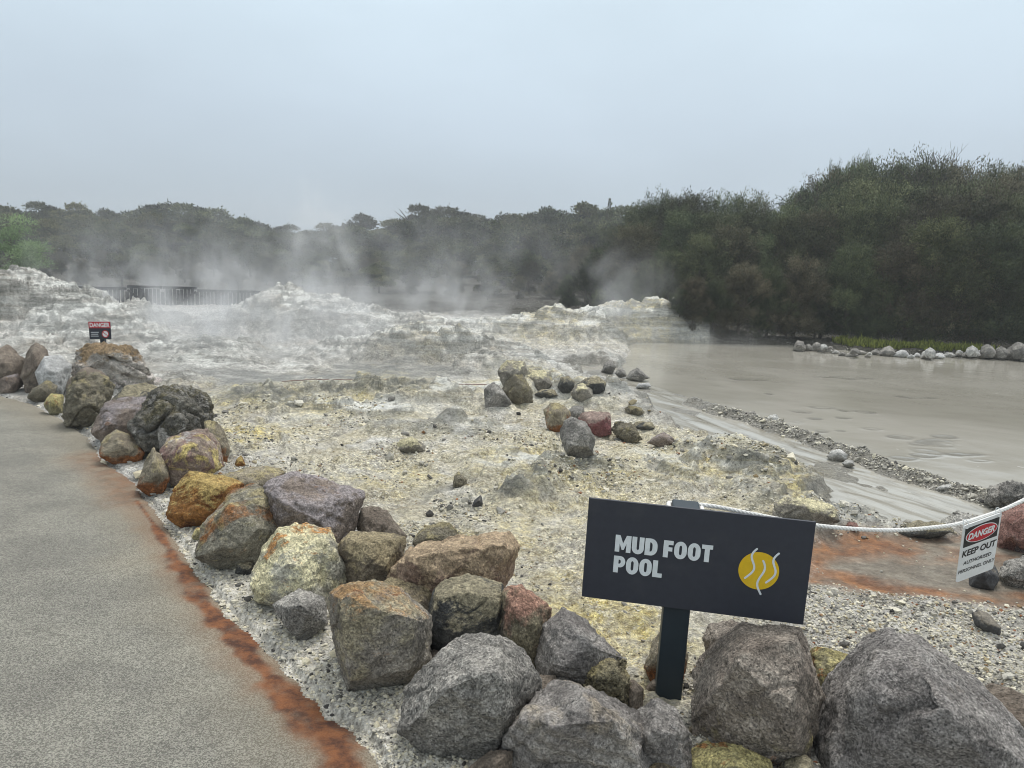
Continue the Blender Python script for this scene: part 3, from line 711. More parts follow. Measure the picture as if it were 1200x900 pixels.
rock('dark olive boulder right of the pale one', [(395,640),(412,624),(440,624),(476,630),(472,655),(450,682),(418,686),(402,670)], 'darkbrown', 706, .5, group=WG, ridge=[(412,640,.5),(462,636,.4),(430,660,1.0),(452,664,.9)])
rock('rounded brown boulder behind the dark olive one', [(418,614),(424,596),(436,593),(453,598),(476,627),(440,634)], 'brown', 655, .6, group=WG)
rock('long pink brown slab with flat sloping top', [(456,675),(464,652),(478,640),(540,630),(602,624),(609,634),(600,668),(586,690),(560,704),(505,712),(472,690)], 'pinkslab', 724, .45, group=WG, strata=.02, ridge=[(478,654,.85),(540,645,.8),(596,637,.45),(530,690,1.0),(575,684,.8)])
rock('small olive pointed stone peeping over the pink slab', [(482,636),(495,620),(518,611),(528,613),(542,632),(512,640)], 'olive', 655, .6, name='stone', group=WG)
rock('charcoal black angular block beside the orange topped boulder', [(498,746),(503,712),(508,690),(522,680),(548,674),(586,684),(592,712),(588,746),(545,752),(515,762)], 'dark', 776, .5, group=WG, ridge=[(513,702,.55),(548,694,.6),(586,702,.7),(522,750,.95),(580,742,1.0)])
rock('big blocky boulder with orange stained top', [(384,695),(402,686),(437,680),(468,690),(503,722),(501,772),(478,800),(408,811),(403,780),(389,740)], 'orangetop', 812, .48, group=WG, nf=3, ridge=[(403,705,.9),(478,722,1.0),(497,728,.7),(410,795,.95),(480,785,1.0)])
rock('big round grey boulder at the bottom of the wall', [(471,855),(478,806),(503,768),(540,746),(585,745),(612,765),(628,790),(633,812),(603,862),(577,899),(500,882)], 'grey', 896, .5, group=WG, nf=8, rim=.68, rough=(.02,.02,.015))
rock('pink and olive boulder between black block and grey pyramid', [(590,695),(594,688),(611,686),(645,712),(637,738),(632,772),(604,766),(588,748)], 'mixed', 800, .5, group=WG, ridge=[(606,698,.5),(612,745,1.0),(630,720,.5)])
rock('grey pyramid shaped boulder left of the sign post', [(628,776),(634,736),(656,711),(686,728),(730,772),(705,795),(674,802),(634,797)], 'ridged', 825, .5, group=WG, strata=.015, ridge=[(658,722,.1),(690,755,.75),(652,778,1.0),(680,785,.9)])
rock('mustard brown crusty stone below the grey pyramid boulder', [(676,795),(681,772),(702,759),(730,772),(739,799),(736,837),(712,832),(690,815)], 'mustard', 840, .5, name='stone', group=WG, rough=(.07,.09,.03))
rock('narrow upright grey stone beside the mustard crusty one', [(734,802),(743,795),(754,808),(746,832),(738,838)], 'brown', 845, .9, name='stone', group=WG)
rock('grey ridged boulder with slanting layers at bottom centre', [(574,925),(592,862),(632,815),(656,797),(686,802),(728,832),(748,838),(758,862),(764,930)], 'ridged', 925, .45, group=WG, strata=.035, nf=4, ridge=[(600,855,.9),(690,815,.6),(665,850,1.0),(720,845,.9)])
rock('grey stone in front of the sign post foot', [(736,850),(744,836),(768,819),(795,834),(808,858),(812,925),(746,925)], 'ridged', 920, .4, name='boulder', group=WG)
rock('tan grey boulder right of the sign post', [(805,845),(808,808),(820,778),(842,750),(866,734),(905,736),(938,738),(947,778),(963,815),(949,850),(943,894),(900,902),(840,888),(811,868)], 'tan', 898, .5, group=WG, nf=7, ridge=[(870,770,.95),(925,760,.85),(930,860,1.0)])
rock('small tan stone tucked behind the sign post', [(824,748),(831,731),(858,726),(888,742),(850,765)], 'tan', 800, .6, name='stone', group=WG)
rock('mossy yellow green stone at the bottom edge', [(778,925),(800,886),(822,870),(860,871),(900,890),(915,925)], 'yellow', 930, .4, group=WG)
rock('huge coarse grey boulder with pointed top at bottom right', [(943,960),(948,860),(963,816),(999,780),(1020,747),(1047,733),(1077,739),(1096,765),(1155,811),(1187,848),(1206,890),(1215,960)], 'huge', 945, .42, group=WG, nf=4, rim=.66, rough=(.03,.03,.012), ridge=[(1020,785,.6),(1085,790,.7),(1060,770,.5),(1000,860,.95),(1120,850,1.0)])
rock('orange yellow stone between the tan and the huge boulder', [(944,790),(950,761),(966,756),(1002,766),(985,800),(966,825)], 'yellow', 845, .5, name='stone', group=WG)
rock('small dark stone wedged under the mossy yellow green one', [(742,905),(775,885),(800,905),(790,940),(745,940)], 'darkbrown', 935, .4, name='stone', group=WG)
for (fx, fy, fw) in ((424,700,36),(488,730,34),(512,782,36),(600,782,34),(642,818,36),(668,838,34),(732,852,30),(768,812,26),(814,866,30),(952,826,26),(288,672,26),(240,648,24),(470,712,40),(560,758,34),(630,745,26),(700,812,30),(380,700,26),(455,668,24),(745,826,30),(706,800,28),(772,848,24),(150,528,22),(204,556,24),(222,528,22),(104,478,20),(178,566,22),(300,612,30),(340,650,30)):  # added dark stones fill the wall gaps and stand in for their shade
    rr_ = random.Random(fx); O = [(fx-fw*.5, fy), (fx-fw*.42, fy-fw*rr_.uniform(.3,.5)), (fx-fw*.1, fy-fw*rr_.uniform(.5,.75)), (fx+fw*.3, fy-fw*rr_.uniform(.45,.7)), (fx+fw*.5, fy-fw*.2), (fx+fw*.3, fy+4)]
    rock('dark filler stone added as shade low between the wall boulders', O, rr_.choice(['darkbrown','brown','dark']), None, .6, name='stone', group='dark filler stones added as shade in the boulder wall', seed=fx)
rock('dark stone added as shade in the gap between the tan and huge boulders', [(905,905),(925,885),(950,885),(962,930),(915,940)], 'dark', 935, .4, name='stone', group=WG)  # added filler, its dark colour takes the place of gap shade
rock('brown stone added for the shaded gap between round grey and ridged boulders', [(545,905),(575,880),(600,880),(600,940),(550,940)], 'brown', 935, .4, name='stone', group=WG)  # added filler stone so the gap reads dark instead of pale ground
rock('dark brown boulder at the right edge behind the huge one', [(1134,808),(1150,797),(1175,803),(1215,826),(1250,880),(1240,940),(1170,930)], 'brown', 905, .5, group=WG)
rock('brown stone with rusty cap left of the sign post', [(756,782),(764,755),(783,727),(800,726),(806,770),(800,794),(775,796)], 'rustpart', 806, .5, name='stone', group=WG)
rock('flat grey stone lying between the round and pyramid boulders', [(604,800),(620,790),(650,792),(662,806),(640,826),(612,826)], 'brown', 850, .6, name='stone', group=WG)
rock('grey stone under the pink slab coloured dark as if shaded', [(430,690),(460,676),(505,690),(510,740),(470,740)], 'darkbrown', 745, .4, name='stone', group=WG)  # shade put into the stone by its dark brown material
# --- further along the path
rock('orange stained low boulder with olive top beside the path', [(116,534),(122,510),(134,502),(150,508),(170,530),(163,545),(132,543)], 'rustpart', 545, .5, group=WG)
rock('narrow rusty pointed boulder beside the patchy pink one', [(160,570),(170,540),(180,525),(192,540),(199,560),(191,577),(175,581)], 'rustpart', None, .5, group=WG)
rock('pink boulder patched with yellow and purple', [(180,535),(194,514),(215,507),(242,503),(256,520),(262,546),(240,560),(205,570),(190,558)], 'patchy', 574, .5, group=WG, nf=7)
rock('tall orange stone behind the patchy pink boulder', [(240,494),(252,491),(262,502),(269,527),(258,540),(245,530)], 'rustpart', 550, .5, name='stone', group=WG)
rock('small rust brown chunk near the orange wedge boulder', [(274,550),(277,538),(283,533),(288,545),(286,552)], 'rust', None, .6, name='stone', group=WG)
rock('dark pitted boulder with jagged top beside the path', [(152,500),(160,486),(175,472),(186,458),(215,455),(241,464),(245,492),(215,508),(180,522),(160,518)], 'vesic', 540, .5, group=WG, rough=(.07,.09,.03), nf=8)
rock('crusty olive lump on top of the dark pitted boulder', [(180,468),(196,460),(222,464),(240,472),(243,488),(212,492),(188,482)], 'olive', 520, .5, name='stone', group=WG, rough=(.08,.1,.03))
rock('smooth light grey lump against the dark pitted boulder', [(184,501),(197,489),(212,495),(209,512),(190,517)], 'grey', 545, .5, name='stone', group=WG)
rock('grey brown boulder left of the dark pitted one', [(108,507),(115,488),(124,473),(142,465),(172,466),(176,480),(160,500),(152,514),(120,512)], 'mauve', 522, .5, group=WG)
rock('flat dark grey slab capping the grey brown boulder', [(128,466),(148,452),(170,449),(188,452),(190,462),(160,470)], 'dark', 512, .5, name='stone', group=WG)
rock('big rounded olive brown boulder with deep hollow', [(72,488),(75,457),(92,438),(112,441),(134,452),(124,474),(115,491),(100,502),(80,499)], 'olive', 502, .5, group=WG, rough=(.07,.08,.03))
rock('brown grey boulder behind the olive brown one', [(76,452),(86,437),(98,428),(120,436),(126,450),(98,456)], 'brown', 482, .6, group=WG)
rock('yellowish olive stone at the foot of the olive boulder', [(50,473),(60,461),(74,463),(74,486),(58,486)], 'yellow', 486, .5, name='stone', group=WG)
rock('low olive stone below the white rock', [(31,466),(38,455),(55,446),(69,452),(60,468),(44,472)], 'olive', 472, .5, name='stone', group=WG)
rock('white grey rock leaning on the upright stone', [(41,436),(52,418),(70,416),(84,427),(79,441),(60,449)], 'white', 466, .5, group=WG)
rock('tall upright grey brown boulder near the left edge', [(24,442),(32,412),(41,401),(52,405),(57,415),(50,438),(47,451),(31,456)], 'brown', 462, .5, group=WG)
rock('rounded grey boulder at the left edge', [(-16,440),(-12,412),(10,404),(28,420),(27,436),(5,444)], 'brown', 460, .5, group=WG)
rock('low reddish brown stone under the left edge boulder', [(-4,448),(4,436),(20,435),(28,450),(16,462),(0,462)], 'mauve', 462, .5, name='stone', group=WG)
rock('small yellow pebble stone against the grey olive boulder', [(224,630),(230,618),(238,618),(239,630),(232,635)], 'yellow', 635, .6, name='stone', group=WG)
# crusty outcrop that carries the small danger sign
rock('broad crusty brown topped outcrop carrying the small danger sign', [(80,446),(90,414),(96,404),(120,404),(146,405),(158,415),(172,436),(190,452),(120,462)], 'crust', 462, .6, name='outcrop', rough=(.06,.12,.03), strata=.05, nf=8)
# --- stones out in the thermal field
MG = 'stones scattered over the thermal field'
rock('left grey stone of the cluster by the stream', [(568,477),(567,452),(579,445),(590,455),(600,472),(590,478)], 'grey', None, .5, name='stone', group=MG)
rock('olive topped brown boulder beside the left grey stone', [(587,455),(599,432),(612,436),(624,455),(625,472),(605,476)], 'olive', None, .5, group=MG)
rock('flat pale grey stone behind the olive topped boulder', [(580,434),(594,420),(616,422),(618,432),(606,440)], 'slabbed', 452, .5, name='stone', group=MG)
rock('dark stone with cream side in the stream cluster', [(616,440),(626,433),(640,432),(648,450),(640,458),(622,456)], 'slabbed', 460, .5, name='stone', group=MG)
rock('round dark grey stone between two others in the cluster', [(653,452),(657,441),(666,439),(674,446),(672,459),(660,461)], 'dark', 462, .5, name='stone', group=MG)
rock('long dark grey boulder at the stream side of the cluster', [(674,449),(684,442),(702,440),(711,447),(709,457),(700,462),(680,461)], 'dark', 463, .5, group=MG)
rock('yellow capped dark stone in front of the cluster', [(668,459),(674,450),(683,447),(694,452),(696,465),(688,471),(674,470)], 'slabbed', None, .5, name='stone', group=MG)
rock('low flat dark stone in the middle of the cluster', [(624,462),(632,456),(650,455),(654,463),(640,467)], 'dark', None, .5, name='stone', group=MG)
rock('brown grey stone with orange top behind the tall grey one', [(636,478),(645,470),(657,470),(670,482),(668,500),(652,507),(641,500)], 'rustpart', 508, .5, name='stone', group=MG)
rock('tall smooth grey boulder with a slanting top in mid field', [(653,502),(660,490),(669,485),(687,491),(700,515),(699,532),(682,536),(664,531)], 'grey', None, .55, group=MG, rough=(.03,.02,.01), nf=3, ridge=[(690,520,.9),(668,520,1.0),(685,498,.7)])
rock('maroon red boulder with a pale right face', [(675,486),(690,478),(716,480),(717,508),(700,512),(684,505)], 'maroon', 512, .5, group=MG)
rock('small grey stone between the maroon and orange topped ones', [(664,480),(672,474),(684,475),(686,484),(672,488)], 'grey', 496, .5, name='stone', group=MG)
rock('small dark stone on the yellow crust beside the stream', [(731,478),(737,474),(752,477),(756,483),(748,487),(736,485)], 'olive', None, .5, name='stone', group=MG)
rock('flat dark stone by the stream edge', [(740,497),(746,492),(764,494),(768,500),(764,504),(746,503)], 'dark', None, .5, name='stone', group=MG)
rock('dark crusty low rock beside the maroon boulder', [(716,502),(722,495),(740,496),(754,514),(744,519),(722,510)], 'olive', None, .5, name='stone', group=MG, rough=(.08,.1,.04))
rock('mauve brown wedge stone at the stream edge', [(757,518),(770,508),(778,505),(790,512),(790,518),(776,524)], 'mauve', None, .5, name='stone', group=MG)
rock('small olive pointed stone standing alone on pale gravel', [(530,570),(532,557),(537,551),(548,562),(547,571)], 'olive', None, .5, name='stone', group=MG)
rock('small jet black splinter stone on the pale gravel', [(553,592),(556,585),(564,578),(566,590),(560,595)], 'black', None, .5, name='stone', group=MG)
rock('cream lump stone low in the yellow ground', [(462,526),(468,514),(482,510),(496,518),(500,528),(480,532)], 'slabbed', None, .5, name='stone', group=MG)
rock('grey stone with cream cap at the right end of the yellow bank', [(905,610),(906,587),(922,580),(948,581),(975,590),(989,610),(960,616)], 'slabbed', None, .45, group=MG)
rock('flat grey stone on the stream edge behind the rope', [(1030,624),(1044,612),(1080,608),(1110,613),(1122,622),(1090,632),(1050,632)], 'dark', None, .5, group=MG)
rock('small red stone next to the cream capped one', [(986,618),(992,610),(1004,612),(1008,620),(996,624)], 'redrock', None, .6, name='stone', group=MG)
rock('red scoria boulder at the right edge behind the danger notice', [(1163,640),(1165,610),(1180,592),(1206,584),(1240,590),(1250,640),(1205,650)], 'redrock', None, .5, group=MG)
rock('dark round stone beneath the hanging danger notice', [(1135,686),(1138,666),(1152,656),(1166,658),(1174,674),(1166,690),(1146,692)], 'black', None, .55, name='stone', group=MG)
rock('rough grey boulder right of the dark round stone', [(1168,676),(1176,655),(1200,648),(1235,655),(1235,690),(1190,692)], 'grey', None, .5, group=MG)
rock('half buried black stone with a brown face on the gravel', [(1138,716),(1146,711),(1158,716),(1173,734),(1172,744),(1154,740),(1142,730)], 'black', None, .45, name='stone', group=MG)
rock('rough grey rock heap where the gravel ridge ends', [(1156,588),(1160,574),(1178,566),(1200,568),(1215,588),(1185,596)], 'grey', None, .5, group=MG, rough=(.09,.12,.05))
BG = 'stones between the pool and the stream'
rock('grey pair forming rock nearest the pool and stream mouth', [(704,436),(709,425),(716,421),(722,430),(718,438)], 'grey', None, .5, name='stone', group=BG, zg=ZW)
rock('low broken grey rock right of the stream mouth', [(732,444),(738,436),(747,430),(756,440),(762,443),(748,447)], 'grey', None, .5, name='stone', group=BG, zg=ZW)
rock('white topped flat stone lying in the muddy stream', [(744,454),(748,449),(760,448),(764,453),(756,456)], 'white', None, .6, name='stone', group=BG, zg=ZW)
rock('small grey rock beside the low broken one', [(720,438),(725,431),(732,434),(735,441),(726,443)], 'grey', None, .5, name='stone', group=BG, zg=ZW)
rock('pale round lump at the waterline of the gravel ridge', [(968,535),(974,528),(984,526),(994,532),(992,540),(976,541)], 'far', None, .6, name='stone', group=BG, zg=ZW)
rock('smaller pale lump beside the round one on the ridge', [(986,543),(992,538),(1000,540),(1002,546),(992,548)], 'far', None, .6, name='stone', group=BG, zg=ZW)
rock('angular grey chunk on the upper gravel ridge', [(870,490),(876,483),(884,481),(888,490),(880,494)], 'grey', None, .6, name='stone', group=BG, zg=ZW)
rock('pale angular chunk right of the grey one on the ridge', [(896,495),(902,486),(910,485),(914,493),(906,498)], 'far', None, .6, name='stone', group=BG, zg=ZW)
rock('flat white stone at the lower end of the gravel ridge', [(1094,574),(1102,568),(1114,567),(1120,573),(1108,577)], 'far', None, .7, name='stone', group=BG, zg=ZW)
# far bank revetment
FG = 'pale stones lining the far pool bank'
rf = random.Random(5)
base_line = [(930,409),(960,414),(1000,417),(1050,419),(1100,420),(1150,421),(1200,423),(1290,427)]
def bl(px):
    for a, b in zip(base_line, base_line[1:]):
        if a[0] <= px <= b[0]: return a[1]+(b[1]-a[1])*(px-a[0])/(b[0]-a[0])
px = 929; k = 0
SPECIAL = {0: ('leftmost dark grey stone heaped at the far bank corner', 'grey')}
while px < 1285:
    w = rf.choice([9, 12, 14, 18])*rf.uniform(.85, 1.2) if px < 1125 else rf.choice([15, 18, 22, 28])*rf.uniform(.9, 1.1)
    hgt = w*rf.uniform(.42, .68); b = bl(min(px+w/2, 1289)) + rf.uniform(-2.2, 2.0)
    if px < 965: hgt *= 1.35
    O = [(px-w*.04, b-hgt*.15), (px+w*rf.uniform(.1,.25), b-hgt*rf.uniform(.6,.85)), (px+w*rf.uniform(.35,.6), b-hgt), (px+w*rf.uniform(.75,.9), b-hgt*rf.uniform(.6,.9)), (px+w*1.04, b-hgt*.2), (px+w*.5, b)]
    m = rf.choice(['far', 'far', 'white', 'grey', 'grey'])
    lb = 'pale grey stone in the row edging the far pool bank'
    if k in SPECIAL: lb, m = SPECIAL[k]
    rock(lb, O, m, None, .55, name='stone', group=FG, zg=ZW, seed=300+k, nf=3, cuts=6)
    if rf.random() < .6:
        b2 = b-hgt*.55; w2 = w*.8; h2 = w2*.6
        O = [(px+w*.3, b2), (px+w*.4, b2-h2*.7), (px+w*.4+w2*.4, b2-h2), (px+w*.4+w2*.8, b2-h2*.6), (px+w*.35+w2, b2)]
        rock('pale grey stone in the upper course behind the far bank row', O, 'far' if rf.random() < .5 else 'grey', b-1, .5, name='stone', group=FG, zg=ZW+.05, seed=500+k, nf=3, cuts=6)
    px += w*.78; k += 1

# thin rusty pipe lying across the mud flat
bm = bmesh.new()
pp = []
for i in range(41):
    s = i/40; q = on_z(330+s*250, 461.5-2.5*math.sin(s*4.2), 0)
    hz, _ = terrain(np.array([q[0]]), np.array([q[1]])); pp.append((q[0], q[1], float(hz[0])))
zz_ = np.array([p[2] for p in pp]); zz_ = np.array([max(np.median(zz_[max(0,i-12):i+13]), 0) for i in range(41)])+.05
add_tube(bm, [(p[0], p[1], z_) for p, z_ in zip(pp, zz_)], .0065, 6)
nb = NB('rusty_pipe'); tc = nb.n('ShaderNodeTexCoord').outputs['Object']
nb.bsdf(nb.mix(nb.mrange(nb.noise(tc, 9, 4), .4, .6), lin(138,116,108), lin(168,152,144)), .8)
o = bm_obj('pipe', bm, nb.m, None, True); tag(o, 'thin rusty pipe lying across the grey mud flat', 'pipe')

# ------------------------------------------------------------------ signs
def plain(name, col, rough=.5, spec=.4, var=.06, scale=30):
    nb = NB(name); tc = nb.n('ShaderNodeTexCoord').outputs['Object']
    n = nb.noise(tc, scale, 5, .65); n2 = nb.noise(tc, 4, 4, .6)
    c = nb.mix(nb.mrange(n, .3, .7), tuple(q*(1-var) for q in col), tuple(min(1, q*(1+var)) for q in col))
    c = nb.mix(nb.mrange(n2, .55, .75, 0, .10), c, lin(130,128,120))
    nb.bsdf(c, nb.math('ADD', rough, nb.math('MULTIPLY', nb.math('SUBTRACT', n2, .5), .25)), nb.bump(n, .08, .002), spec)
    return nb.m
CHAR = plain('charcoal_panel', lin(52,55,64), .5, .35)
POSTM = plain('charcoal_post', lin(34,46,54), .5, .4)
LETTER = plain('pale_lettering', lin(222,228,230), .5)
GOLD = plain('mustard_vinyl', lin(226,186,30), .5)
WHITEM = plain('white_plastic', lin(226,228,228), .4)
BLACKM = plain('black_print', lin(30,30,32), .5)
REDM = plain('red_print', lin(186,30,44), .5)

def text_obj(name, s, size, mat, parent, x, z, y, sx=1, off=0.0, shear=0, align='LEFT', ext=.0006, sp=1.0):
    cu = bpy.data.curves.new(name, 'FONT'); cu.body = s; cu.size = size; cu.offset = off; cu.extrude = ext
    cu.align_x = align; cu.align_y = 'BOTTOM_BASELINE'; cu.shear = shear; cu.space_character = sp
    cu.fill_mode = 'FRONT' if ext == 0 else 'BOTH'
    t = bpy.data.objects.new(name, cu); COL.objects.link(t)
    dg = bpy.context.evaluated_depsgraph_get()
    me = bpy.data.meshes.new_from_object(t.evaluated_get(dg)); bpy.data.objects.remove(t)
    # text lies in XY: stand it up into the sign's XZ plane facing -Y
    me.transform(Matrix(((sx, 0, 0, 0), (0, 0, -1, 0), (0, 1, 0, 0), (0, 0, 0, 1))))
    me.materials.clear(); me.name = name
    o = link_mesh(name, me, mat, parent); o.location = (x, y, z); return o
def glyph_text(name, lines, mat, parent, y, ext=.0012):
    """heavy block capitals drawn as thick outlines; lines: (text, x, z_base, cap height)"""
    bm = bmesh.new()
    S = .30                                                    # stem relative to the cap height
    def poly(pts, holes=()):
        cu = bpy.data.curves.new('g', 'CURVE'); cu.dimensions = '2D'; cu.fill_mode = 'BOTH'; cu.extrude = ext
        for P in [pts, *holes]:
            sp = cu.splines.new('POLY'); sp.points.add(len(P)-1); sp.use_cyclic_u = True
            for q, p in zip(sp.points, P): q.co = (p[0], p[1], 0, 1)
        t = bpy.data.objects.new('g', cu); COL.objects.link(t)
        me = bpy.data.meshes.new_from_object(t.evaluated_get(bpy.context.evaluated_depsgraph_get()))
        bpy.data.objects.remove(t); bm.from_mesh(me); bpy.data.meshes.remove(me)
    def rr(x0, y0, x1, y1, rx, ry, corners=(1, 1, 1, 1), n=8):     # superelliptic box, bl br tr tl
        P = []
        for k, (cx, cy, a0) in enumerate(((x0+rx, y0+ry, 180), (x1-rx, y0+ry, 270), (x1-rx, y1-ry, 0), (x0+rx, y1-ry, 90))):
            if corners[k]:
                for i in range(n+1):
                    a = R_(a0+90*i/n); P.append((cx+rx*math.cos(a), cy+ry*math.sin(a)))
            else: P.append(((x0, y0), (x1, y0), (x1, y1), (x0, y1))[k])
        return P
    for txt, x, z, H in lines:
        for ch in txt:
            X = lambda P: [(x+a*H, z+b*H) for a, b in P]
            w = {'M': .90, 'U': .68, 'D': .70, 'F': .55, 'O': .70, 'T': .60, 'P': .66, 'L': .54, ' ': .22}[ch]
            if ch == 'M': poly(X([(0,0),(0,1),(.27,1),(.45,.52),(.63,1),(.90,1),(.90,0),(.635,0),(.645,.52),(.51,.14),(.39,.14),(.255,.52),(.265,0)]))
            elif ch == 'U': poly(X([(0,1)] + [(.34-.34*math.cos(R_(a)), .34-.355*math.sin(R_(a))) for a in range(0, 181, 15)] + [(.68,1),(.41,1)] + [(.34+.07*math.cos(R_(a)), .33-.10*math.sin(R_(a))) for a in range(0, 181, 30)] + [(.27,1)]))
            elif ch == 'D': poly(X(rr(0, 0, .70, 1, .38, .42, (0,1,1,0))), [X(rr(.275, .22, .42, .78, .12, .2, (0,1,1,0))[::-1])])
            elif ch == 'F': poly(X([(0,0),(0,1),(.54,1),(.54,.76),(.275,.76),(.275,.61),(.50,.61),(.50,.38),(.275,.38),(.275,0)]))
            elif ch == 'O': poly(X(rr(0, -.015, .70, 1.015, .35, .42)), [X(rr(.275, .21, .425, .79, .074, .14)[::-1])])
            elif ch == 'T': poly(X([(.165,0),(.165,.76),(0,.76),(0,1),(.60,1),(.60,.76),(.435,.76),(.435,0)]))
            elif ch == 'P': poly(X([(0,0),(0,1)] + [(.36+.30*math.cos(R_(a)), .665+.335*math.sin(R_(a))) for a in range(90, -91, -15)] + [(.275,.33),(.275,0)]), [X(rr(.275, .54, .40, .79, .07, .1, (0,1,1,0))[::-1])])
            elif ch == 'L': poly(X([(0,0),(0,1),(.275,1),(.275,.24),(.54,.24),(.54,0)]))
            x += (w+.055)*H
    me = bpy.data.meshes.new(name); bm.to_mesh(me); bm.free()
    me.transform(Matrix(((1,0,0,0),(0,0,-1,0),(0,1,0,0),(0,0,0,1))))
    o = link_mesh(name, me, mat, parent); o.location = (0, y, 0); return o
def disc(name, rx, rz, mat, parent, x, z, y, n=48, th=.0012, inner=None):
    bm = bmesh.new()
    f = [bm.verts.new((rx*math.cos(2*math.pi*i/n), -th/2, rz*math.sin(2*math.pi*i/n))) for i in range(n)]
    b = [bm.verts.new((rx*math.cos(2*math.pi*i/n), th/2, rz*math.sin(2*math.pi*i/n))) for i in range(n)]
    if inner:
        g = [bm.verts.new((rx*inner*math.cos(2*math.pi*i/n), -th/2, rz*inner*math.sin(2*math.pi*i/n))) for i in range(n)]
        for i in range(n): bm.faces.new((f[i], f[(i+1) % n], g[(i+1) % n], g[i]))
    else: bm.faces.new(f)
    for i in range(n): bm.faces.new((f[i], b[i], b[(i+1) % n], f[(i+1) % n]))
    bmesh.ops.recalc_face_normals(bm, faces=bm.faces)
    o = bm_obj(name, bm, mat, parent); o.location = (x, y, z); return o
def ribbon(name, curves, wd, mat, parent, y, th=.001):
    bm = bmesh.new()
    for P in curves:
        P = [Vector((p[0], 0, p[1])) for p in P]; L = []
        for i, p in enumerate(P):
            t = (P[min(i+1, len(P)-1)]-P[max(i-1, 0)]).normalized(); nn = Vector((-t.z, 0, t.x))*wd/2
            L.append((p+nn, p-nn))
        # rounded ends
        v = [(bm.verts.new(a+Vector((0,-th,0))), bm.verts.new(b+Vector((0,-th,0)))) for a, b in L]
        for (a, b), (c_, d) in zip(v, v[1:]): bm.faces.new((a, b, d, c_))
        for (pt, idx, sgn) in ((P[0], 0, -1), (P[-1], -1, 1)):
            t = (P[1]-P[0] if idx == 0 else P[-1]-P[-2]).normalized()*sgn; nn = Vector((-t.z, 0, t.x))
            cap = [bm.verts.new(pt+(nn*math.cos(a)+t*math.sin(a))*wd/2+Vector((0,-th,0))) for a in [math.pi*i/8 for i in range(9)]]
            bm.faces.new(cap)
    bmesh.ops.recalc_face_normals(bm, faces=bm.faces)
    o = bm_obj(name, bm, mat, parent); o.location = (0, y, 0); return o

# main sign: 0.80 x 0.388 m board, centre fitted from its four corners
W_, H_ = .80, .388
RB = Matrix.Rotation(-.1667, 4, 'Z') @ Matrix.Rotation(.0101, 4, 'X') @ Matrix.Rotation(.02, 4, 'Y')
Cb = Vector((.6921, 2.6024, .5867))
root = bpy.data.objects.new('information_sign', None); COL.objects.link(root)
rotm = RB.copy(); base = Cb + RB.to_3x3() @ Vector((-.04, .06, -.62)); rotm.translation = base
root.matrix_world = rotm
tag(root, 'charcoal sign board reading MUD FOOT POOL with yellow steam emblem', 'sign')
loc = lambda v: Vector(v) - Vector((-.04, .06, -.62))          # board coordinates -> sign coordinates
bm = bmesh.new(); add_box(bm, loc((0, 0, 0)), (W_, .012, H_), .0022); panel = bm_obj('panel', bm, CHAR, root)
bm = bmesh.new(); add_box(bm, loc((-.045, .060, -.243)), (.098, .098, .866), .006); bm_obj('post', bm, POSTM, root)
for zz in (.11, -.11):
    bm = bmesh.new(); add_box(bm, loc((-.045, .0085, zz)), (.26, .005, .04), .001); bm_obj('bracket', bm, POSTM, root)
ux = lambda u: (-W_/2+u*W_); vz = lambda v: (H_/2-v*H_)
yl = -.0085
o = glyph_text('lettering', [('MUD FOOT', ux(.136), vz(.497), .0645), ('POOL', ux(.136), vz(.706), .0645)], LETTER, root, yl)
o.location = loc((0, yl, 0))
dx, dz, dr_ = ux(.782), vz(.525), .0705
disc('emblem', dr_, dr_, GOLD, root, *(lambda q: (q.x, q.z, q.y))(loc((dx, -.0072, dz))), n=64)
def wave(x0, z0, x1, z1, amp, ph=0):
    P = []
    for i in range(33):
        s = i/32; bx = x0+(x1-x0)*s; bz = z0+(z1-z0)*s
        P.append((bx+amp*math.sin(2*math.pi*(s*1.0)+ph), bz))
    return P
wv = [wave(dx-.010, dz+.082, dx-.040, dz-.032, .013, 3.5), wave(dx+.008, dz+.040, dx+.012, dz-.086, .011, .3), wave(dx+.066, dz+.074, dx+.034, dz-.040, .013, 3.5)]
wv = [[tuple(np.array((p[0], p[1]))) for p in c] for c in wv]
o = ribbon('steam_lines', wv, .0075, LETTER, root, 0, .0005); o.location = loc((0, -.0086, 0))

# rope: three twisted strands from the sign post to the right
rp0 = RB @ Vector((0, 0, 0))
post_top = Cb + RB.to_3x3() @ Vector((-.045, .06, .20))
ctrl = [at_y(806, 590, 2.70), at_y(840, 594, 2.70), at_y(880, 602, 2.71), at_y(958, 616, 2.74), at_y(1040, 621.5, 2.82), at_y(1100, 617.5, 2.89), at_y(1131, 612, 2.93), at_y(1171, 599, 3.00), at_y(1200, 586, 3.06), at_y(1260, 556, 3.2), at_y(1340, 510, 3.4), at_y(1420, 455, 3.6)]
cu = np.array(ctrl)
def catmull(P, n):
    P = np.vstack([2*P[0]-P[1], P, 2*P[-1]-P[-2]]); out = []
    for i in range(1, len(P)-2):
        for s in np.linspace(0, 1, n, endpoint=False):
            a, b, c, d = P[i-1], P[i], P[i+1], P[i+2]
            out.append(.5*((2*b)+(-a+c)*s+(2*a-5*b+4*c-d)*s*s+(-a+3*b-3*c+d)*s**3))
    out.append(P[-2]); return np.array(out)
line = catmull(cu, 60)
L = np.concatenate([[0], np.cumsum(np.linalg.norm(np.diff(line, axis=0), axis=1))])
nn = 900; ss = np.linspace(0, L[-1], nn); line = np.stack([np.interp(ss, L, line[:, k]) for k in range(3)], 1)
bm = bmesh.new()
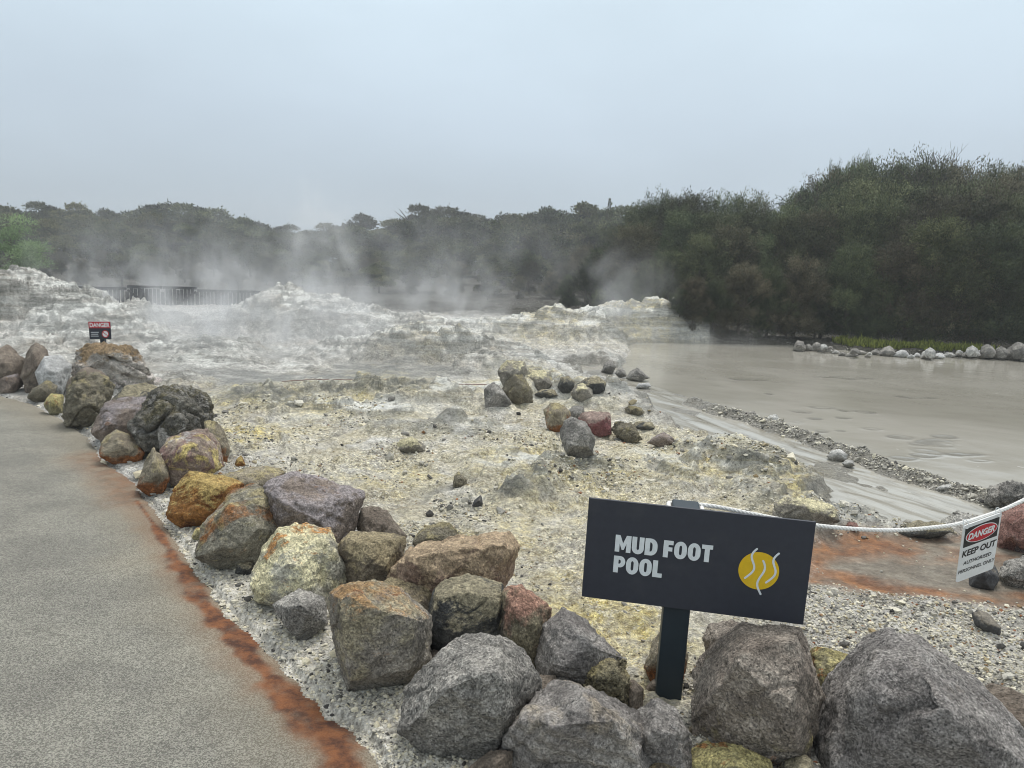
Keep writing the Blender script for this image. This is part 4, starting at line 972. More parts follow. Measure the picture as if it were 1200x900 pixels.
for k in range(3):
    pts = []
    for i, p in enumerate(line):
        t = Vector(line[min(i+1, nn-1)]-line[max(i-1, 0)]).normalized(); a = t.cross(Vector((0, 0, 1))).normalized(); b = t.cross(a)
        ang = ss[i]/.050*2*math.pi + k*2*math.pi/3
        pts.append(Vector(p)+(a*math.cos(ang)+b*math.sin(ang))*.0040)
    add_tube(bm, pts, .0047, 7)
# knot turns round the top of the post
for k in range(3):
    pts = []
    for i in range(37):
        a = math.pi*(-.17+1.34*i/36)
        q = Vector((-.045+.060*max(-1, min(1, 1.25*math.cos(a))), .062+.056*max(-.72, min(1, 1.25*math.sin(a))), .170-.019*k))
        pts.append(Cb + RB.to_3x3() @ q)
    add_tube(bm, pts, .0095, 7, False)
ROPE = plain('white_rope', lin(232,231,227), .8, .2, .08, 120)
o = bm_obj('rope', bm, ROPE, None, True); tag(o, 'white twisted rope sagging from the sign post to the right', 'rope')

# hanging danger notice
w2, h2 = .20, .28
RN = Matrix.Rotation(R_(20), 4, 'Z') @ Matrix.Rotation(R_(10.6), 4, 'X') @ Matrix.Rotation(R_(-13.3), 4, 'Y')
rootn = bpy.data.objects.new('danger_notice', None); COL.objects.link(rootn)
mm_ = RN.copy(); mm_.translation = Vector((1.9499, 2.9523, .5502)) - RN.to_3x3() @ Vector((0, 0, h2/2)); rootn.matrix_world = mm_
tag(rootn, 'white DANGER KEEP OUT notice hanging from the rope', 'sign')
bm = bmesh.new(); add_box(bm, (0, 0, h2/2), (w2, .003, h2), 0)
es = [e for e in bm.edges if abs(e.verts[0].co.y-e.verts[1].co.y) > .002]
bmesh.ops.bevel(bm, geom=es, offset=.011, segments=4, affect='EDGES', profile=.5)
bm_obj('plate', bm, WHITEM, rootn)
bm = bmesh.new(); add_box(bm, (.001, -.0022, h2*.775), (w2*.89, .001, h2*.33)); bm_obj('header', bm, BLACKM, rootn)
disc('ellipse_border', .083, .039, WHITEM, rootn, .001, h2*.78, -.0034, th=.001)
disc('ellipse', .079, .0355, REDM, rootn, .001, h2*.78, -.0042, th=.001)
text_obj('danger_text', 'DANGER', .041, WHITEM, rootn, -.003, h2*.78-.0135, -.0054, .84, .0016, .2, 'CENTER', .0002)
text_obj('keep_out_text', 'KEEP OUT', .042, BLACKM, rootn, 0, h2*.44, -.0024, .93, .0012, .1, 'CENTER', .0002)
text_obj('small_text', 'AUTHORISED', .0245, BLACKM, rootn, 0, h2*.285, -.0024, 1, .0002, .1, 'CENTER', .0002)
text_obj('small_text', 'PERSONNEL ONLY', .0235, BLACKM, rootn, 0, h2*.15, -.0024, .98, .0002, .1, 'CENTER', .0002)
for sx in (-1, 1):
    bm = bmesh.new()
    pts = [Vector((sx*.085+.006*math.cos(a), .002+.012*math.sin(a), h2+.004+.016*math.sin(a*1.0+.8))) for a in [2*math.pi*i/16 for i in range(17)]]
    add_tube(bm, pts, .0018, 5, False); bm_obj('cable_tie', bm, WHITEM, rootn, True)

# small danger sign on the outcrop
RS = Matrix.Rotation(.0186, 4, 'Z') @ Matrix.Rotation(-.02, 4, 'X') @ Matrix.Rotation(-.0368, 4, 'Y')
w3, h3 = .30, .2435
roots = bpy.data.objects.new('danger_sign', None); COL.objects.link(roots)
ms = RS.copy(); sc3 = 1.0
d0 = np.array([-5.7747, 10.3612, .5833-CAMZ]); kk = 9.25/10.3612
Cs = Vector((d0[0]*kk, d0[1]*kk, CAMZ+d0[2]*kk)); w3 *= kk; h3 *= kk
ms.translation = Cs - RS.to_3x3() @ Vector((0, 0, .34)); roots.matrix_world = ms
tag(roots, 'small red and charcoal DANGER sign on a short post', 'sign')
zc = .34
bm = bmesh.new(); add_box(bm, (0, 0, zc), (w3, .008, h3), .001); bm_obj('panel', bm, CHAR, roots)
bm = bmesh.new(); add_box(bm, (0, -.0052, zc+h3*.315), (w3, .002, h3*.37)); bm_obj('header', bm, REDM, roots)
text_obj('lettering', 'DANGER', h3*.34, WHITEM, roots, 0, zc+h3*.20, -.0068, .82, .003, 0, 'CENTER', .0003)
disc('prohibition_disc', w3*.155, w3*.165, WHITEM, roots, w3*.25, zc-h3*.20, -.0052, th=.002)
disc('prohibition_ring', w3*.165, w3*.175, REDM, roots, w3*.25, zc-h3*.20, -.0066, th=.001, inner=.80)
bm = bmesh.new(); add_box(bm, (0, 0, 0), (w3*.26, .001, .007), 0, Matrix.Translation((w3*.25, -.0067, zc-h3*.20)) @ Matrix.Rotation(R_(40), 4, 'Y')); bm_obj('prohibition_bar', bm, REDM, roots)
for k in range(3):
    bm = bmesh.new(); add_box(bm, (-w3*.24-.002*k, -.0046, zc-h3*(.10+.11*k)), (w3*(.36-.04*(k % 2)), .001, h3*.035)); bm_obj('text_line', bm, LETTER, roots)
bm = bmesh.new(); add_box(bm, (.012, .035, zc-.20), (.052, .052, .42), .004); bm_obj('post', bm, POSTM, roots)

# print, lettering and emblems belong to their boards
for rt_, board in ((root, 'panel'), (rootn, 'plate'), (roots, 'panel')):
    b_ = next(c for c in rt_.children if c.name.split('.')[0] == board)
    for c in list(rt_.children):
        if c is not b_ and c.name.split('.')[0] not in ('post', 'bracket', 'cable_tie'): c.parent = b_
# boardwalk fence behind the mounds
FM = plain('weathered_dark_timber', lin(58,60,63), .85, .2, .2, 14)
fr = bpy.data.objects.new('fence', None); COL.objects.link(fr)
A0, A1 = at_y(62, 345, 25.0), at_y(308, 345, 27.5)
A0, A1 = Vector(A0), Vector(A1); A0.z = A1.z = 0
fr.location = (A0.x, A0.y, 0); ang = math.atan2(A1.y-A0.y, A1.x-A0.x); fr.rotation_euler = (0, 0, ang); LF = (A1-A0).length
tag(fr, 'dark timber boardwalk fence with upright pickets behind the mounds', 'fence')
zt = at_y(180, 338, 26.2)[2]; zb = zt-1.25
nsp = 6; sp_ = LF/nsp
rfx = random.Random(2)
for i in range(nsp+1):
    bm = bmesh.new(); add_box(bm, (i*sp_, 0, zb+.45), (.11, .11, 1.35+.1*rfx.random()), .006); bm_obj('post', bm, FM, fr)
for i in range(nsp):
    lift = .08 if i in (2, 3) else 0
    bm = bmesh.new(); add_box(bm, (i*sp_+sp_/2, -.075, zt-.03+lift), (sp_-.02, .05, .09), .004); bm_obj('top_rail', bm, FM, fr)
    bm = bmesh.new(); add_box(bm, (i*sp_+sp_/2, -.075, zb+.10), (sp_-.02, .05, .09), .004); bm_obj('bottom_rail', bm, FM, fr)
    bm = bmesh.new()
    n_ = int(sp_/.125)
    for j in range(n_):
        xx = i*sp_+.08+(sp_-.16)*(j+.5)/n_
        add_box(bm, (xx+rfx.uniform(-.01,.01), -.115, zt-.47+rfx.uniform(-.02,.02)), (.098, .022, .92))
    bm_obj('picket_panel', bm, FM, fr)
    if i in (2, 3):
        bm = bmesh.new(); Lb = math.hypot(sp_, .85); s_ = 1 if i == 2 else -1
        add_box(bm, (0, 0, 0), (Lb*.95, .04, .07), 0, Matrix.Translation((i*sp_+sp_/2, -.155, zt-.47)) @ Matrix.Rotation(s_*math.atan2(.85, sp_), 4, 'Y')); bm_obj('brace', bm, FM, fr)
bm = bmesh.new(); add_box(bm, (LF/2, .75, zb-.02), (LF, 1.5, .08)); add_box(bm, (LF/2, .75, zb-.5), (LF, 1.2, .88)); bm_obj('deck', bm, FM, fr)

# ------------------------------------------------------------------ trees
def leaf_mesh(name, base, dirs, lens, wids, tone, r, nrm=None):
    n = len(base)
    d = dirs/np.linalg.norm(dirs, axis=1)[:, None]
    q = r.normal(size=(n, 3))
    if nrm is not None: q = nrm + .28*q            # leaves face outwards and up
    s = np.cross(d, q); s /= np.linalg.norm(s, axis=1)[:, None]+1e-9
    a = base - s*wids[:, None]/2; b = base + s*wids[:, None]/2
    tip = base + d*lens[:, None]
    mid = base + d*lens[:, None]*.5
    V = np.stack([base, mid+s*wids[:, None]/2, tip, mid-s*wids[:, None]/2], 1).reshape(-1, 3)
    Fc = np.arange(n*4).reshape(n, 4)
    me = np_mesh(name, V, Fc, smooth=False); set_attr(me, 'tone', np.repeat(tone, 4)); return me
def tea_tree(seed, W, Hh, nspray=820, per=76, leaf=(.080, .017)):
    """feathery upright sprays on an uneven crown; height Hh, width W"""
    r = np.random.default_rng(seed)
    # several overlapping lobes
    nl = 17; lobes = []
    for i in range(nl):
        a = r.uniform(0, 2*np.pi); rr = W*.5*r.uniform(.1, .62); z = Hh*r.uniform(.07, .82)
        k = 1-.55*max(0, z/Hh-.35)
        lobes.append((rr*math.cos(a)*k, rr*math.sin(a)*k, z, W*r.uniform(.13, .22)))
    lobes.append((0, 0, Hh*.80, W*.2)); lobes.append((W*.05, 0, Hh*.5, W*.3))
    lobes = np.array(lobes)
    li = r.integers(0, len(lobes), nspray)
    u = r.normal(size=(nspray, 3)); u /= np.linalg.norm(u, axis=1)[:, None]
    u[:, 2] = np.where(u[:, 2] < -.4, -u[:, 2], u[:, 2])
    rad = lobes[li, 3]*r.uniform(.55, 1.08, nspray)
    start = lobes[li, :3] + u*rad[:, None]*np.array([1, 1, .95])*.7
    ax = u*.75 + np.array([0, 0, .75]) + r.normal(size=(nspray, 3))*.25; ax /= np.linalg.norm(ax, axis=1)[:, None]
    ln = r.uniform(.25, .58, nspray)*W/3.2
    tone = np.clip(.5+.28*r.normal(size=nspray) + .62*(r.random(len(lobes))[li]-.5), 0, 1)
    s = r.random((nspray, per))**.8
    pos = start[:, None]+ax[:, None]*(s*ln[:, None])[..., None] + r.normal(size=(nspray, per, 3))*(.045+.05*(1-s))[..., None]*W/3
    d = ax[:, None]*.8 + r.normal(size=(nspray, per, 3))*.55
    nL = nspray*per
    tn = np.clip(np.repeat(tone, per) + .06*r.normal(size=nL), 0, 1)
    p = pos.reshape(-1, 3); p[:, 2] = np.maximum(p[:, 2], .03)
    me = leaf_mesh('crown', p, d.reshape(-1, 3), leaf[0]*r.uniform(.6, 1.4, nL), leaf[1]*r.uniform(.7, 1.4, nL), tn, r, np.repeat(u*.8+np.array([0, 0, .55]), per, axis=0))
    return me, lobes
def broad_tree(seed, W, Hh, nl=22, per=520, leaf=(.22, .12)):
    r = np.random.default_rng(seed)
    P, D, T, Nn = [], [], [], []
    for i in range(nl):
        a = r.uniform(0, 2*np.pi); k = math.sqrt(r.random()); z = Hh*(.48+.40*(1-k*k)*r.uniform(.6, 1.1)+.08*r.normal()) if i > 5 else Hh*r.uniform(.25, .5)
        c = np.array([W*.40*k*math.cos(a), W*.40*k*math.sin(a), z]); R0 = W*r.uniform(.13, .21)
        u = r.normal(size=(per, 3)); u /= np.linalg.norm(u, axis=1)[:, None]; u[:, 2] = np.where(u[:, 2] < -.25, -u[:, 2]*.8, u[:, 2])
        rad = R0*(r.random(per)**.25)*(1+.18*r.normal(size=per))
        P.append(c+u*rad[:, None]*np.array([1.15, 1.15, .72])); D.append(u+r.normal(size=(per, 3))*.6+np.array([0, 0, .35])); T.append(np.clip(.5+.22*r.normal()+.14*r.normal(size=per), 0, 1)); Nn.append(u+.5*(c-np.array([0,0,Hh*.45]))/W+np.array([0, 0, .35]))
    P, D, T = np.vstack(P), np.vstack(D), np.concatenate(T); n = len(P)
    return leaf_mesh('crown', P, D, leaf[0]*r.uniform(.6, 1.4, n), leaf[1]*r.uniform(.6, 1.4, n), T, r, np.vstack(Nn))
def trunk_mesh(seed, Hh, W, rad, nlimb=7, low=.1):
    r = random.Random(seed); bm = bmesh.new()
    P = [(0, 0, -.15)]; x = y = 0
    for i in range(1, 7):
        x += r.uniform(-.06, .06)*Hh*.3; y += r.uniform(-.06, .06)*Hh*.3; P.append((x, y, Hh*.8*i/6))
    add_tube(bm, P, [rad*(1-.8*i/6) for i in range(7)], 7)
    for i in range(nlimb):
        k = r.randint(1, 5); b = Vector(P[k]); a = r.uniform(0, 6.28); l = W*r.uniform(.25, .42)
        Q = [b, b+Vector((math.cos(a)*l*.45, math.sin(a)*l*.45, l*.35)), b+Vector((math.cos(a)*l, math.sin(a)*l, l*.8))]
        add_tube(bm, Q, [rad*.45, rad*.3, rad*.1], 5)
    me = bpy.data.meshes.new('trunk'); bm.to_mesh(me); bm.free(); return me
def foliage(name, dark, mid_, light, vary=.42, trans=.06):
    nb = NB(name); oi = nb.n('ShaderNodeObjectInfo')
    rp = nb.n('ShaderNodeValToRGB'); nb.put(rp.inputs[0], nb.attr('tone')); cr = rp.color_ramp
    cr.elements[0].position = .1; cr.elements[0].color = (*dark, 1); cr.elements[1].position = .92; cr.elements[1].color = (*light, 1)
    e = cr.elements.new(.5); e.color = (*mid_, 1)
    hs = nb.n('ShaderNodeHueSaturation'); nb.put(hs.inputs['Color'], rp.outputs[0])
    nb.put(hs.inputs['Hue'], nb.math('ADD', .478, nb.math('MULTIPLY', oi.outputs['Random'], .044)))
    nb.put(hs.inputs['Value'], nb.math('ADD', 1-vary, nb.math('MULTIPLY', nb.math('FRACT', nb.math('MULTIPLY', oi.outputs['Random'], 17.3)), 2*vary)))
    b = nb.bsdf(hs.outputs[0], .75, None, .2)
    tr = nb.n('ShaderNodeBsdfTranslucent'); nb.put(tr.inputs[0], hs.outputs[0])
    mx = nb.n('ShaderNodeMixShader'); mx.inputs[0].default_value = trans
    nb.nt.links.new(b.outputs[0], mx.inputs[1]); nb.nt.links.new(tr.outputs[0], mx.inputs[2]); nb.nt.links.new(mx.outputs[0], nb.out.inputs['Surface'])
    return nb.m
TEA = foliage('tea_tree_foliage', (.022,.032,.012), (.064,.086,.036), (.145,.168,.078))
TEAB = foliage('brown_tea_tree_foliage', (.030,.030,.016), (.084,.080,.044), (.165,.150,.090))
BROAD = foliage('dark_bush_foliage', (.022,.030,.012), (.074,.086,.032), (.180,.182,.080))
PALE = foliage('pale_willow_foliage', (.13,.19,.08), (.24,.33,.15), (.36,.45,.24), .1, .3)
nb = NB('bark'); tc = nb.n('ShaderNodeTexCoord').outputs['Object']; nz_ = nb.noise(tc, 12, 5, .7)
nb.bsdf(nb.mix(nz_, lin(58,52,46), lin(104,96,86)), .95, nb.bump(nz_, .6, .03)); BARK = nb.m

tea_protos = [(tea_tree(20+i, 3.4, 4.0), trunk_mesh(40+i, 4.0, 3.2, .09)) for i in range(5)]
broad_protos = [(broad_tree(70+i, 4.2, 4.4), trunk_mesh(90+i, 4.4, 3.4, .12)) for i in range(5)]
for (cm, _), tm in tea_protos: tm.materials.append(BARK)
for cm, tm in broad_protos: cm.materials.append(BROAD); tm.materials.append(BARK)
tea_brown = []
for (cm, _), tm in tea_protos:
    cb = cm.copy(); cm.materials.append(TEA); cb.materials.append(TEAB); tea_brown.append(cb)
rt = random.Random(9)
def gz(x, y):
    hz, _ = terrain(np.array([float(x)]), np.array([float(y)]), False); return float(hz[0])
def tree(name, label, group, crown, trunk, protoH, px, Yd, toppy, wscale=1.0, cat='tree', lean=0):
    t = at_y(px, toppy, Yd); z0 = gz(t[0], Yd); Hh = max(.9, t[2]-z0); s = Hh/protoH
    o = bpy.data.objects.new(name, None); COL.objects.link(o); o.location = (t[0], Yd, z0-.05)
    o.rotation_euler = (rt.uniform(-.04, .04), rt.uniform(-.04, .04)+lean, rt.uniform(0, 6.28)); o.scale = (s*wscale, s*wscale, s)
    link_mesh('trunk', trunk, None, o); link_mesh('crown', crown, None, o)
    tag(o, label, cat, group); return o
TG = 'tea trees crowding the bank behind the mud pool'
def teas(rows, label):
    for px, Yd, top in rows:
        k = rt.randrange(5); brown = rt.random() < .22
        top += rt.uniform(-5, 5)
        hpx_ = 400-top
        tree('tea_tree', label, TG, (tea_brown[k] if brown else tea_protos[k][0][0]), tea_protos[k][1], 4.3, px, Yd, top, wscale=rt.uniform(1.0, 1.3))
front = [(798,21.6,342),(815,22.2,318),(842,22.4,322),(872,22.8,300),(905,23,305),(938,23.3,288),(970,23.2,300),(1003,23.2,280),(1040,23,292),(1075,22.8,262),(1112,22.5,240),(1145,22.6,280),(1180,22.3,250),(1215,22,285),(1255,22,260),(1300,22,260)]
second = [(705,29,335),(735,27.5,318),(762,26,298),(785,25.5,280),(820,25.2,262),(858,25.6,258),(895,25.8,262),(930,26,245),(965,26,238),(1000,26,228),(1038,25.8,222),(1078,25.6,232),(1120,25.5,212),(1165,25.2,215),(1210,25,212),(1265,25,205),(1320,25,200)]
third = [(668,33,318),(695,32,292),(725,31,272),(752,30,258),(800,29.5,232),(845,29.5,238),(888,29.5,236),(922,29.5,234),(955,29.5,224),(985,29.5,206),(1020,29.5,198),(1058,29.5,200),(1100,29,200),(1145,29,196),(1190,29,192),(1240,29,190),(1290,29,186)]
fourth = [(690,37,278),(722,37,256),(752,36,238),(775,35.5,219),(812,35,213),(850,35,213),(884,35,212),(955,34.5,206),(978,34.5,191),(1005,34.5,180),(1040,34.5,178),(1076,34.5,174),(1120,34.5,182),(1165,34.5,179),(1210,34.5,181),(1260,34.5,176)]
SHORE = [(742,403),(930,404),(1000,411),(1100,417),(1200,422),(1400,432)]
def shore_y(px):
    return on_z(px, float(np.interp(px, [s[0] for s in SHORE], [s[1] for s in SHORE])), ZW)[1]
front = [(p, shore_y(p)+(.75 if p < 940 else 2.1), t) for p, _, t in front]
front += [(p, shore_y(p)+(.5 if p < 940 else 1.9), t) for p, t in ((812,366),(850,352),(892,358),(925,350),(960,340),(1020,345),(1085,335),(1150,340),(1210,345))]
teas(front, 'dark feathery tea tree at the waterline of the mud pool')
teas(second, 'brownish feathery tea tree in the middle of the bank thicket')
teas(third, 'tall feathery tea tree high in the bank thicket')
extra = [(p_, 21+q_*4.0, 300-q_*45+rt.uniform(-10, 10)) for p_ in range(1350, 1800, 62) for q_ in range(4)]
teas(extra, 'dark feathery tea tree at the far right of the bank thicket')
teas(fourth, 'tall tea tree at the skyline of the bank thicket')
# low bush hanging over the left end of the pool
tree('bush', 'low grey brown bush overhanging the left end of the pool', None, tea_brown[2], tea_protos[2][1], 4.3, 806, 20.2, 352, 1.3, 'bush')
# far wooded hillside
FGp = 'dark rounded trees on the far hillside'
SIL = [(-400,232),(-200,236),(0,236),(60,240),(120,240),(200,243),(280,250),(320,256),(360,266),(385,262),(420,254),(450,250),(500,246),(560,247),(620,244),(680,242),(740,244),(820,240)]
def sil(px): return float(np.interp(px, [s[0] for s in SIL], [s[1] for s in SIL]))
rowsY = [(38, .06, 44), (44, .24, 44), (51, .42, 42), (60, .62, 40), (71, .81, 38), (84, .98, 34)]
for Yd, f, step in rowsY:
    px = -330 + rt.uniform(0, step)
    while px < (700 if Yd < 45 else 790):
        base = 322+.0384*(px-600)*1.0
        top = base+(sil(px)-base)*f + rt.uniform(-8, 6)
        yy = Yd + rt.uniform(-2, 2)
        k = rt.randrange(5)
        if Yd < 47 and rt.random() < .5: tree('shrub', 'low brownish shrub at the foot of the far hillside', FGp, tea_brown[k], tea_protos[k][1], 4.3, px, yy, top, rt.uniform(1.2, 1.6), 'shrub')
        else: tree('broadleaf_tree', 'dark rounded tree among many on the far wooded hillside', FGp, broad_protos[k][0], broad_protos[k][1], 4.4, px, yy, top, rt.uniform(.95, 1.25))
        px += step*rt.uniform(.75, 1.2)
# single trees one can point to
pw = broad_tree(131, 4.2, 4.6, 20, 420, (.17, .05)); pw.materials.append(PALE)
tree('willow', 'pale green tree on the left in front of the dark hillside', None, pw, broad_protos[0][1], 4.4, 10, 31, 257, 1.0, 'tree')
sparse = broad_tree(133, 2.0, 4.6, 9, 110, (.2, .09)); sparse.materials.append(BROAD)
tree('gum_tree', 'tall sparse tree with open crown above the hillside skyline', None, sparse, broad_protos[1][1], 4.4, 480, 84, 236, 1.2, 'tree')
def conifer(seed, Hh=4.4, W=2.6, n=2600):
    r = np.random.default_rng(seed); z = Hh*(.12+.88*r.random(n)**1.1); wl = W*.5*(1-z/Hh)**1.05*(.72+.28*np.sin(z*9))*r.uniform(.25, 1, n)**.5
    a = np.floor(r.random(n)*9)/9*6.28 + r.normal(0, .18, n) + np.floor(z*3.2)*1.3
    P = np.stack([wl*np.cos(a), wl*np.sin(a), z-.15*wl], -1); D = np.stack([np.cos(a), np.sin(a), .35+0*a], -1)+r.normal(size=(n, 3))*.4
    return leaf_mesh('crown', P, D, .075*r.uniform(.6, 1.3, n), .035*r.uniform(.7, 1.3, n), np.clip(.4+.2*r.normal(size=n), 0, 1), r)
con = conifer(5); con.materials.append(BROAD)
con_trunk = trunk_mesh(7, 4.6, .3, .03, 0); con_trunk.materials.append(BARK)
for px, Yd, top in ((712,70,232),(698,72,240)):
    tree('pine_tree', 'small pointed conifer on the skyline left of the thicket', 'conifers on the middle skyline', con, con_trunk, 4.4, px, Yd, top, 1.0)
for px, Yd, top in ((986,35.5,181),(1000,36,176),(1014,35.5,172)):
    tree('tea_tree', 'slim feathery spire rising from the skyline of the thicket', 'slim spires above the thicket', tea_protos[1][0][0], tea_protos[1][1], 4.3, px, Yd, top, .34)
def twigs(seed):
    r = random.Random(seed); bm = bmesh.new()
    def grow(p, d, l, rad, dep):
        q = p+d*l; add_tube(bm, [p, (p+q)/2+Vector((r.uniform(-.05,.05),)*3)*l, q], [rad, rad*.8, rad*.55], 4, False)
        if dep:
            for _ in range(3): grow(p+d*l*r.uniform(.5, 1), (d+Vector((r.uniform(-.7,.7), r.uniform(-.7,.7), r.uniform(-.1,.5)))).normalized(), l*r.uniform(.5,.75), rad*.55, dep-1)
    grow(Vector((0,0,-.1)), Vector((0,0,1)), 2.0, .06, 0)
    for a in range(6): grow(Vector((0,0,1.6)), Vector((math.cos(a)*.6, math.sin(a)*.6, .9)).normalized(), 1.2, .035, 4)
    me = bpy.data.meshes.new('branches'); bm.to_mesh(me); bm.free(); me.materials.append(BARK); return me
tw = twigs(3)
def bare(px, Yd, top, label):
    t = at_y(px, top, Yd); z0 = gz(t[0], Yd); o = link_mesh('bare_tree', tw, None, None, (t[0], Yd, z0)); s = (t[2]-z0)/4.2; o.scale = (s, s, s); o.rotation_euler = (0, 0, rt.uniform(0, 6)); tag(o, label, 'tree')
bare(925, 33.5, 214, 'leafless twiggy tree in the dip of the thicket skyline')
bare(1074, 34, 166, 'leafless twiggy tree top above the highest thicket')
# grass on the far bank
r = np.random.default_rng(8); n = 5000
gx = r.uniform(8.9, 12.4, n); gy = np.array([shore_y(600+873*a_/19.) for a_ in gx]) + r.uniform(.5, 1.7, n)
_, Ag = terrain(gx, gy, False); okg = (Ag['so'] > .12); gx, gy = gx[okg], gy[okg]; n = len(gx)
hz, _ = terrain(gx, gy)
cl = .5+.5*fbm(gx*1.5, gy*1.5, 0*gx, 3)
D = np.stack([r.normal(0, .35, n), r.normal(0, .35, n), np.ones(n)], -1)
gm = leaf_mesh('grass', np.stack([gx, gy, hz], -1), D, (.08+.18*np.clip(cl, 0, 1))*r.uniform(.6, 1.3, n), .028+0*gx, np.clip(r.random(n), 0, 1), r)
GR = foliage('bank_grass', (.10,.12,.02), (.24,.27,.05), (.38,.40,.09), .05, .25)
tag(link_mesh('grass', gm, GR), 'bright green grass behind the far bank stones', 'grass', kind='stuff')

# ------------------------------------------------------------------ air and steam
bm = bmesh.new(); add_box(bm, (0, 85, 7.2), (400, 220, 17.0))
nb = NB('haze_air')
pv = nb.n('ShaderNodeVolumePrincipled'); pv.inputs['Color'].default_value = (.90, .94, .97, 1); pv.inputs['Density'].default_value = HAZE; pv.inputs['Anisotropy'].default_value = .1
nb.nt.links.new(pv.outputs[0], nb.out.inputs['Volume'])
o = bm_obj('haze', bm, nb.m); tag(o, 'thin damp haze over the whole thermal valley', 'haze', kind='stuff')
def steam(label, px, py, Yd, rx, ry, rz, dens, seed, lean=0, scale=1.6, lo=.42, hi=.75):
    nb = NB('steam_vapour')
    t = nb.n('ShaderNodeTexCoord'); oc = t.outputs['Object']
    ln = nb.n('ShaderNodeVectorMath', operation='LENGTH'); nb.put(ln.inputs[0], oc)
    fall = nb.mrange(ln.outputs['Value'], 1.0, .15)
    mp = nb.n('ShaderNodeMapping'); nb.put(mp.inputs[0], oc); mp.inputs['Location'].default_value = (seed*3.1, seed*1.7, seed*.9)
    mp.inputs['Scale'].default_value = (rx*.8, ry*.8, rz*.55)
    n_ = nb.noise(mp.outputs[0], scale, 3, .55, .6)
    d = nb.math('MULTIPLY', nb.math('MULTIPLY', fall, nb.mrange(n_, lo, hi)), dens)
    pv = nb.n('ShaderNodeVolumePrincipled'); pv.inputs['Color'].default_value = (.96, .97, .98, 1); pv.inputs['Anisotropy'].default_value = .2
    nb.put(pv.inputs['Density'], d); nb.nt.links.new(pv.outputs[0], nb.out.inputs['Volume'])
    bm = bmesh.new(); bmesh.ops.create_icosphere(bm, subdivisions=3, radius=1)
    o = bm_obj('steam', bm, nb.m); o.location = at_y(px, py, Yd); o.scale = (rx, ry, rz); o.rotation_euler = (0, lean, 0)
    tag(o, label, 'steam', 'steam rising from the vents', 'stuff'); return o
steam('low white steam drifting over the hot pool behind the small danger sign', 260, 378, 14.6, 4.6, 1.6, 1.4, 1.9, 1)
steam('broad veil of steam drifting behind the boardwalk fence', 190, 322, 29.5, 9.5, 2.0, 2.6, .40, 2)
steam('tall thin steam plume right of the fence', 372, 305, 20.5, 1.5, 1.2, 2.7, 1.1, 3, -.18)
steam('short steam plume over the middle mounds', 535, 350, 19.5, 2.2, 1.2, 1.5, .95, 4, .25)
steam('faint steam plume rising beside the thicket', 722, 345, 19.2, 2.3, 1.4, 1.7, .40, 5, .2, 1.2)
steam('thin steam lying along the foot of the mounds', 430, 366, 16.6, 4.6, 1.6, 1.0, .7, 6)
steam('thin pale vapour hanging low over the left mud flats', 280, 405, 13.0, 6.5, 2.2, .9, .36, 9, 0, .8, .25, .8)
steam('very faint broad veil of vapour before the far hillside', 380, 305, 33, 19, 3, 4.0, .14, 8, 0, 1.2, .30, .75)
steam('faint mist skimming the left end of the mud pool', 800, 400, 18.5, 3.2, 2.0, .7, .22, 7)

# ------------------------------------------------------------------ light
SUN_EL, SUN_AZ = 64, 25                       # elevation, degrees to the right of the viewing direction
sd = bpy.data.lights.new('sun', 'SUN'); sd.energy = 2.0; sd.angle = R_(22); sd.color = (1, .97, .93)
so_ = bpy.data.objects.new('sun', sd); COL.objects.link(so_)
dirv = Vector((math.sin(R_(SUN_AZ))*math.cos(R_(SUN_EL)), math.cos(R_(SUN_AZ))*math.cos(R_(SUN_EL)), math.sin(R_(SUN_EL))))
so_.rotation_euler = dirv.to_track_quat('Z', 'Y').to_euler(); so_.location = dirv*60
w = bpy.data.worlds.new('World'); scene.world = w; w.use_nodes = True
nt = w.node_tree; nt.nodes.clear()
outw = nt.nodes.new('ShaderNodeOutputWorld'); bg = nt.nodes.new('ShaderNodeBackground'); bg.inputs[1].default_value = .10
sky = nt.nodes.new('ShaderNodeTexSky'); sky.sky_type = 'NISHITA'; sky.sun_disc = False; sky.sun_elevation = R_(SUN_EL); sky.sun_rotation = R_(SUN_AZ); sky.dust_density = 4
hs = nt.nodes.new('ShaderNodeHueSaturation'); hs.inputs['Saturation'].default_value = .5; nt.links.new(sky.outputs[0], hs.inputs['Color'])
tcw = nt.nodes.new('ShaderNodeTexCoord'); sx = nt.nodes.new('ShaderNodeSeparateXYZ'); nt.links.new(tcw.outputs['Generated'], sx.inputs[0])
rp = nt.nodes.new('ShaderNodeValToRGB'); nt.links.new(sx.outputs[2], rp.inputs[0])
K = 10*SKYK
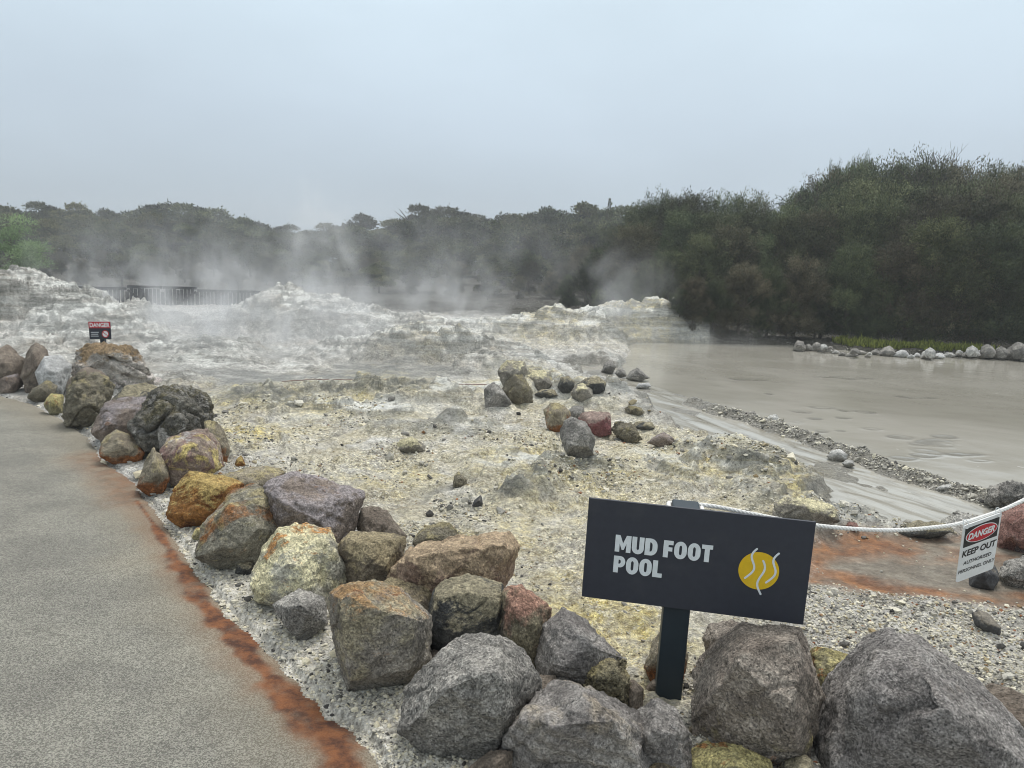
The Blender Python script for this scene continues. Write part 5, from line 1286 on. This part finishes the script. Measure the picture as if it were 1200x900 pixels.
stops = [(0.0, lin(170,183,194)), (.06, lin(173,186,197)), (.18, lin(185,200,213)), (.34, lin(203,221,233)), (.7, lin(236,240,243)), (1.0, lin(245,247,248))]
cr = rp.color_ramp
while len(cr.elements) < len(stops): cr.elements.new(.5)
for e, (p, c) in zip(cr.elements, stops): e.position = p; e.color = (*c, 1)
nz_ = nt.nodes.new('ShaderNodeTexNoise'); nz_.inputs['Scale'].default_value = 1.6; nz_.inputs['Detail'].default_value = 4
mpw = nt.nodes.new('ShaderNodeMapping'); mpw.inputs['Scale'].default_value = (1, 1, 2.5); nt.links.new(tcw.outputs['Generated'], mpw.inputs[0]); nt.links.new(mpw.outputs[0], nz_.inputs['Vector'])
mr = nt.nodes.new('ShaderNodeMapRange'); nt.links.new(nz_.outputs['Fac'], mr.inputs[0]); mr.inputs[1].default_value = .3; mr.inputs[2].default_value = .7; mr.inputs[3].default_value = .90*K; mr.inputs[4].default_value = 1.10*K
vm = nt.nodes.new('ShaderNodeVectorMath'); vm.operation = 'SCALE'; nt.links.new(rp.outputs[0], vm.inputs[0]); nt.links.new(mr.outputs[0], vm.inputs['Scale'])
mx = nt.nodes.new('ShaderNodeMix'); mx.data_type = 'RGBA'; mx.inputs[0].default_value = .12
nt.links.new(vm.outputs[0], mx.inputs[6]); nt.links.new(hs.outputs[0], mx.inputs[7]); nt.links.new(mx.outputs[2], bg.inputs[0]); nt.links.new(bg.outputs[0], outw.inputs[0])

scene.view_settings.view_transform = 'Standard'; scene.view_settings.look = 'None'; scene.view_settings.exposure = EXPO; scene.view_settings.gamma = 1
cy = scene.cycles
cy.max_bounces = 6; cy.diffuse_bounces = 3; cy.glossy_bounces = 3; cy.volume_bounces = 1; cy.transparent_max_bounces = 8; cy.transmission_bounces = 2
cy.use_adaptive_sampling = True; cy.adaptive_threshold = .01
cy.volume_step_rate = 2.0; cy.volume_max_steps = 128
cy.pixel_filter_type = 'BLACKMAN_HARRIS'; cy.filter_width = 1.0
cy.use_denoising = True
try: cy.denoiser = 'OPENIMAGEDENOISE'
except Exception: pass
cy.caustics_reflective = False; cy.caustics_refractive = False
